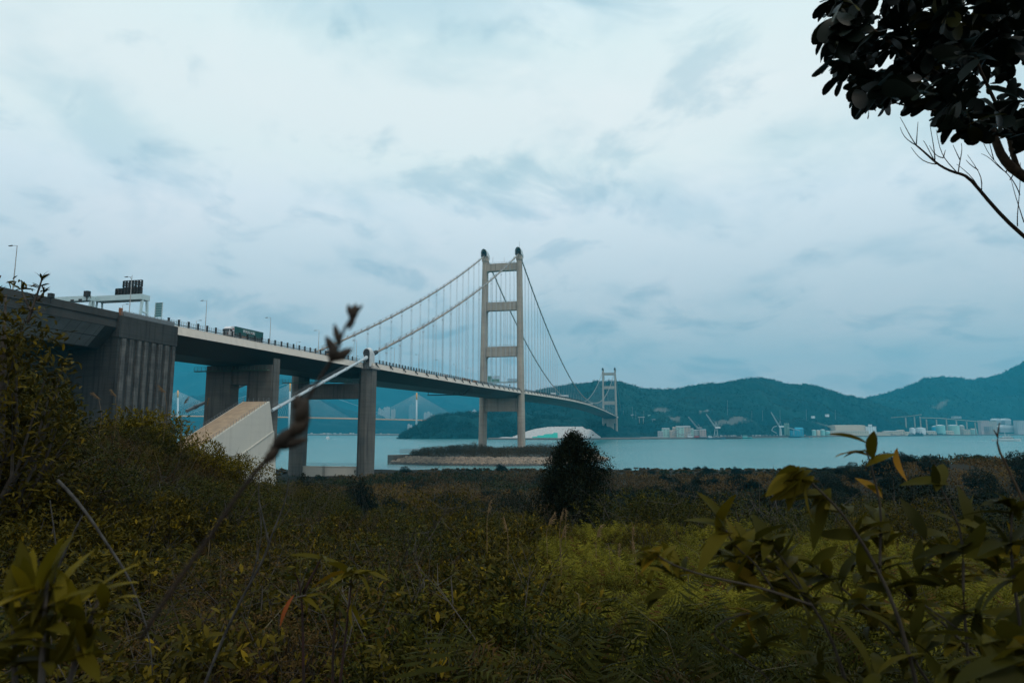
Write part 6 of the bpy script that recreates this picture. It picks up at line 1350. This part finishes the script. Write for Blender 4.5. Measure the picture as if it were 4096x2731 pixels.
# leafy sprigs in front
def sprig(name,lab,cat,lm,paths,cls,asp,curl,seed,wood=M_WOOD,r0=.004,fold=.25):
    global rng,P,Dv,Ls,Tn
    rng = np.random.default_rng(seed); P=[];Dv=[];Ls=[];Tn=[]; b0 = ud(paths[0][0][-1][0],paths[0][0][-1][1],paths[0][1]); e = empty(name,(b0.x,b0.y,b0.z-.5),lab,cat); mb = MB()
    for pl,D in paths: ptube(mb,pl,D,r0,r0*.4,6)
    part(mb,'stems',wood,e,True)
    for c_ in cls: cluster(*c_)
    V_,F_,T_ = bigleaf(rng,P,Dv,Ls,asp,Tn,curl,fold); o = npmesh('leaves',V_,F_,lm,T_,smooth=True); o.data.transform(Matrix.Translation(-e.location)); o.parent = e; return e
sprig('yellow_leaved_sprig','blurred yellow-green sprig in the lower left corner','plant',L_YEL,[([(160,2900),(170,2600),(180,2400),(190,2320)],.8),([(230,2900),(320,2560),(395,2400)],.85),([(60,2900),(60,2600),(50,2420)],.82)],
 [(185,2340,.8,6,.072,100,75,(.2,.8)),(190,2420,.8,6,.075,95,80,(.1,.6)),(185,2520,.8,6,.075,90,95,(0,.5)),(395,2400,.85,4,.07,60,45,(.3,.9)),(370,2450,.85,4,.065,60,90,(.2,.7)),(330,2540,.85,5,.065,60,100,(0,.5)),(50,2430,.82,5,.07,110,80,(.1,.7)),(60,2540,.82,4,.07,90,90,(0,.5)),(200,2640,.8,5,.07,90,120,(0,.3)),(120,2380,.84,6,.07,100,80,(.1,.7)),(280,2470,.84,4,.065,80,60,(0,.5)),(110,2640,.82,7,.07,95,110,(0,.4)),(360,2620,.85,6,.065,70,110,(0,.45)),(20,2650,.8,6,.07,90,110,(0,.4))],.25,.3,101)
sprig('lance_leaved_plant','red-stemmed plant with drooping lance-shaped leaves at lower centre','plant',L_BIG,[([(1340,2900),(1375,2600),(1400,2400),(1408,2290)],2.4),([(1220,2900),(1210,2600),(1213,2370),(1180,2290)],2.45),([(1330,2800),(1330,2600),(1345,2420)],2.5),([(1213,2370),(1250,2300),(1285,2230)],2.45)],
 [(1408,2290,2.4,9,.13,90,100,(.4,.85)),(1405,2350,2.4,6,.13,90,110,(.3,.7)),(1400,2420,2.4,3,.09,260,40,(.4,.7)),(1185,2295,2.45,4,.09,140,60,(.2,.6)),(1285,2235,2.45,4,.08,80,70,(.2,.6)),(1213,2390,2.45,5,.09,60,130,(.2,.7)),(1345,2420,2.5,6,.10,80,110,(.1,.5))],.20,.7,102,mat('red_stem',(.030,.010,.008),(.018,.010,.007),20),.006)
rd = sprig('orange_leaf_shoot','long drooping orange leaf hanging beside the lance-leaved plant','plant',L_RED,[([(1225,2380),(1190,2385),(1170,2395)],2.3)],[(1168,2396,2.3,1,.135,237,2,(0,.5))],.22,.3,103,r0=.003)
rng = np.random.default_rng(104)
# blurred stalk crossing the view
tw = empty('blurred_stalk',(ud(700,2330,.5).x,ud(700,2330,.5).y,ud(700,2330,.5).z-.1),'very near brown budding stalk crossing in front of the bridge, heavily blurred','stalk')
mb = MB(); TD=.42; pl = [(560,2560),(700,2330),(836,2160),(940,1985),(1045,1863),(1090,1811),(1166,1740),(1200,1655),(1253,1550),(1324,1445),(1354,1393),(1375,1306),(1404,1281),(1415,1240)]
s = ptube(mb,pl,TD,.0016,.0008,8)
part(mb,'stem',mat('stalk_brown',(.022,.012,.007),(.014,.009,.006),60),tw,True)
P=[];Dv=[];Ls=[];Tn=[]
def bud(mb,px,py,dx,dy,L_,w):
    b0 = ud(px,py,TD); d = camdir(dx,dy,rng.normal(0,.15)).normalized(); n=7; mb.tube([b0+d*L_*t for t in np.linspace(0,1,n)],[w*max(.12,math.sin(math.pi*(t*.85+.1))) for t in np.linspace(0,1,n)],8)
mb = MB()
for b_ in ((1395,1318,.35,1,.011,.0019),(1405,1285,.25,1,.011,.0028),(1402,1268,-.15,1,.008,.0016),(1412,1262,.7,.8,.009,.0013),(1360,1385,-.25,1,.014,.0021),(1345,1420,-.5,.9,.013,.0026),(1335,1440,.95,.65,.013,.0028),(1325,1450,.2,1,.012,.0030),(1200,1655,-.15,1,.012,.0034),(1190,1700,.35,1,.017,.0042),(1160,1745,.65,.75,.017,.0042),(1095,1800,.75,.95,.017,.0040),(1060,1850,.7,.8,.014,.0032),(1080,1790,1.2,.25,.022,.003)):
    mb = MB(); b_ = b_[:4]+(b_[4]*1.05,b_[5]*1.15); bud(mb,*b_); part(mb,'bud',mat('bud_brown',(.040,.028,.018),(.02,.015,.011),80),tw,True)
# pale bare stems in the left foreground
for lab,paths in (('pale forked bare stem rising left of centre foreground',[[(760,2900),(880,2560),(1000,2330),(1060,2230),(1075,2170),(1110,2080),(1150,1990),(1155,1910)],[(1075,2170),(1060,2100),(1040,2030),(1030,1960),(1040,1900)],[(1000,2330),(1040,2200),(1050,2100),(1035,2030)]]),('long arching pale bare stem in the left foreground',[[(230,1920),(340,2030),(440,2200),(520,2300),(545,2400),(600,2520),(610,2700)]]),('short pale forked stem at far left',[[(200,2350),(260,2200),(310,2100),(330,2060)],[(230,2270),(225,2180),(200,2000)]])):
    e = empty('bare_sapling',(ud(paths[0][0][0],paths[0][0][1],2.2).x,ud(paths[0][0][0],paths[0][0][1],2.2).y,ud(paths[0][0][0],paths[0][0][1],2.2).z),lab,'sapling','pale bare saplings in the foreground'); mb = MB()
    for i,pl in enumerate(paths): ptube(mb,pl,2.2,.0052 if i==0 else .003,.0014,6)
    part(mb,'stem',M_PTWIG,e,True)
# leafy top shoots of the left tree against the sky
sprig('top_shoot','upright leafy shoot silhouetted against the sky over the viaduct','shoot',L_OLIVE,[([(110,1290),(130,1230),(155,1160),(168,1115)],8.5),([(130,1250),(100,1200),(85,1150)],8.5),([(150,1200),(170,1180),(175,1168)],8.5)],[(168,1118,8.5,8,.16,75,70,(0,.35)),(155,1150,8.5,7,.14,75,90,(0,.3)),(138,1200,8.5,8,.14,75,100,(0,.3)),(88,1155,8.5,7,.13,90,90,(0,.3)),(122,1240,8.5,8,.15,80,110,(0,.3)),(172,1172,8.5,5,.12,20,90,(0,.3))],.22,.4,105,r0=.02)
for o in [q for q in bpy.data.objects if q.type == 'EMPTY' and q.parent is None and 'label' not in q]:   # prototypes that were never planted
    if 1:
        for ch in list(o.children): bpy.data.objects.remove(ch)
        bpy.data.objects.remove(o)
# ---------------------------------------------------------------- haze
hz = MB().box(-5600,5600,-60,8900,-42,760).build('haze',None) if 0 else None
me = bpy.data.meshes.new('haze'); b8 = MB().box(-6400,5600,-70,8700,-45,900); me.from_pydata(b8.v,[],b8.f); me.update()
hm = bpy.data.materials.new('haze_air'); hm.use_nodes = True; N,L = nodes(hm); N.remove(N['Principled BSDF']); vp = N.new('ShaderNodeVolumePrincipled'); vp.inputs['Color'].default_value = HAZEC; vp.inputs['Density'].default_value = HAZE; vp.inputs['Anisotropy'].default_value = .2
L.new(vp.outputs[0],N['Material Output'].inputs['Volume']); me.materials.append(hm); hz = link('haze',me); tag(hz,kind='stuff')
# ---------------------------------------------------------------- sky, sun, camera
W = bpy.data.worlds.new('World'); S.world = W; W.use_nodes = True; N,L = W.node_tree.nodes,W.node_tree.links
SUN_E, SUN_R = math.radians(64), math.radians(125)      # sun behind the camera's right shoulder
bg = N['Background']; out = N['World Output']
sk = N.new('ShaderNodeTexSky'); sk.sky_type = 'NISHITA'; sk.sun_disc = False; sk.sun_elevation = SUN_E; sk.sun_rotation = SUN_R; sk.dust_density = 2.5
L.new(sk.outputs[0],bg.inputs['Color']); bg.inputs['Strength'].default_value = .10
tc = N.new('ShaderNodeTexCoord'); sx = N.new('ShaderNodeSeparateXYZ'); L.new(tc.outputs['Generated'],sx.inputs[0])
def math_(op,a,b=None,clamp=False):
    n = N.new('ShaderNodeMath'); n.operation = op; n.use_clamp = clamp
    for i,v in enumerate((a,b)):
        if v is None: continue
        if isinstance(v,(int,float)): n.inputs[i].default_value = v
        else: L.new(v,n.inputs[i])
    return n.outputs[0]
zc_ = math_('ADD',math_('MAXIMUM',sx.outputs[2],0.0),.34)
cv = N.new('ShaderNodeCombineXYZ'); L.new(math_('DIVIDE',sx.outputs[0],zc_),cv.inputs[0]); L.new(math_('DIVIDE',sx.outputs[1],zc_),cv.inputs[1])
gr = N.new('ShaderNodeValToRGB'); cr = gr.color_ramp; cr.interpolation = 'B_SPLINE'
stops = SKY
cr.elements[0].position = stops[0][0]; cr.elements[0].color = (*stops[0][1],1); cr.elements[1].position = stops[-1][0]; cr.elements[1].color = (*stops[-1][1],1)
for p_,c_ in stops[1:-1]: e = cr.elements.new(p_); e.color = (*c_,1)
L.new(math_('MAXIMUM',sx.outputs[2],0.0),gr.inputs[0])
def wn(scale,det,rough,off,dist=0.0):
    mp = N.new('ShaderNodeMapping'); mp.inputs['Location'].default_value = off; L.new(cv.outputs[0],mp.inputs[0]); n = N.new('ShaderNodeTexNoise'); n.inputs['Scale'].default_value = scale; n.inputs['Detail'].default_value = det; n.inputs['Roughness'].default_value = rough; n.inputs['Distortion'].default_value = dist; L.new(mp.outputs[0],n.inputs['Vector']); return n.outputs['Fac']
def mr(f,lo,hi,a,b):
    r = N.new('ShaderNodeMapRange'); r.interpolation_type = 'SMOOTHSTEP'; r.inputs['From Min'].default_value = lo; r.inputs['From Max'].default_value = hi; r.inputs['To Min'].default_value = a; r.inputs['To Max'].default_value = b; L.new(f,r.inputs['Value']); return r.outputs[0]
def mixc(f,a,b,mode='MIX'):
    x = N.new('ShaderNodeMix'); x.data_type = 'RGBA'; x.blend_type = mode
    for i,v in ((0,f),(6,a),(7,b)):
        if isinstance(v,(int,float)): x.inputs[i].default_value = v
        elif isinstance(v,tuple): x.inputs[i].default_value = (*v,1)
        else: L.new(v,x.inputs[i])
    return x.outputs[2]
c0 = gr.outputs[0]
dk = mr(wn(2.6,5,.55,(3.1,1.7,0),.3),.48,.68,0,1.0)           # darker teal-grey cloud shadows
c1 = mixc(dk,c0,mixc(1.0,c0,(.78,.86,.90),'MULTIPLY'))
wt_ = mr(wn(1.3,5,.6,(9.4,5.2,0),.2),.46,.68,0,.8)               # faint pinkish white cloud
c2 = mixc(wt_,c1,mixc(1.0,c1,(1.12,1.05,1.04),'MULTIPLY'))
sm = mr(wn(4.6,5,.55,(1.2,7.7,0),.4),.52,.68,0,1.0)
c3 = mixc(sm,c2,mixc(1.0,c2,(.74,.82,.87),'MULTIPLY'))
bg2 = N.new('ShaderNodeBackground'); L.new(c3,bg2.inputs['Color']); bg2.inputs['Strength'].default_value = 1.0
ms = N.new('ShaderNodeMixShader'); ms.inputs[0].default_value = .95; L.new(bg.outputs[0],ms.inputs[1]); L.new(bg2.outputs[0],ms.inputs[2]); L.new(ms.outputs[0],out.inputs['Surface'])
sl = bpy.data.lights.new('sun','SUN'); sl.energy = 1.1; sl.angle = math.radians(14); sl.color = (1,.90,.78); so = bpy.data.objects.new('sun',sl); COL.objects.link(so)
sd = Vector((math.sin(SUN_R)*math.cos(SUN_E),math.cos(SUN_R)*math.cos(SUN_E),math.sin(SUN_E))); so.rotation_euler = sd.to_track_quat('Z','Y').to_euler()
cam = bpy.data.cameras.new('camera'); cam.sensor_width = 36; cam.lens = 36*F/4096; cam.clip_start = .05; cam.clip_end = 20000
cam.dof.use_dof = True; cam.dof.focus_distance = 120; cam.dof.aperture_fstop = 7.0
co = bpy.data.objects.new('camera',cam); COL.objects.link(co); co.location = (0,0,H); co.rotation_euler = (math.pi/2+PIT,0,YAW); S.camera = co
S.render.engine = 'CYCLES'; S.view_settings.view_transform = 'Standard'; S.view_settings.look = 'None'; S.view_settings.exposure = 0; S.view_settings.gamma = 1
S.cycles.volume_bounces = 1; S.cycles.max_bounces = 6; S.cycles.transparent_max_bounces = 8
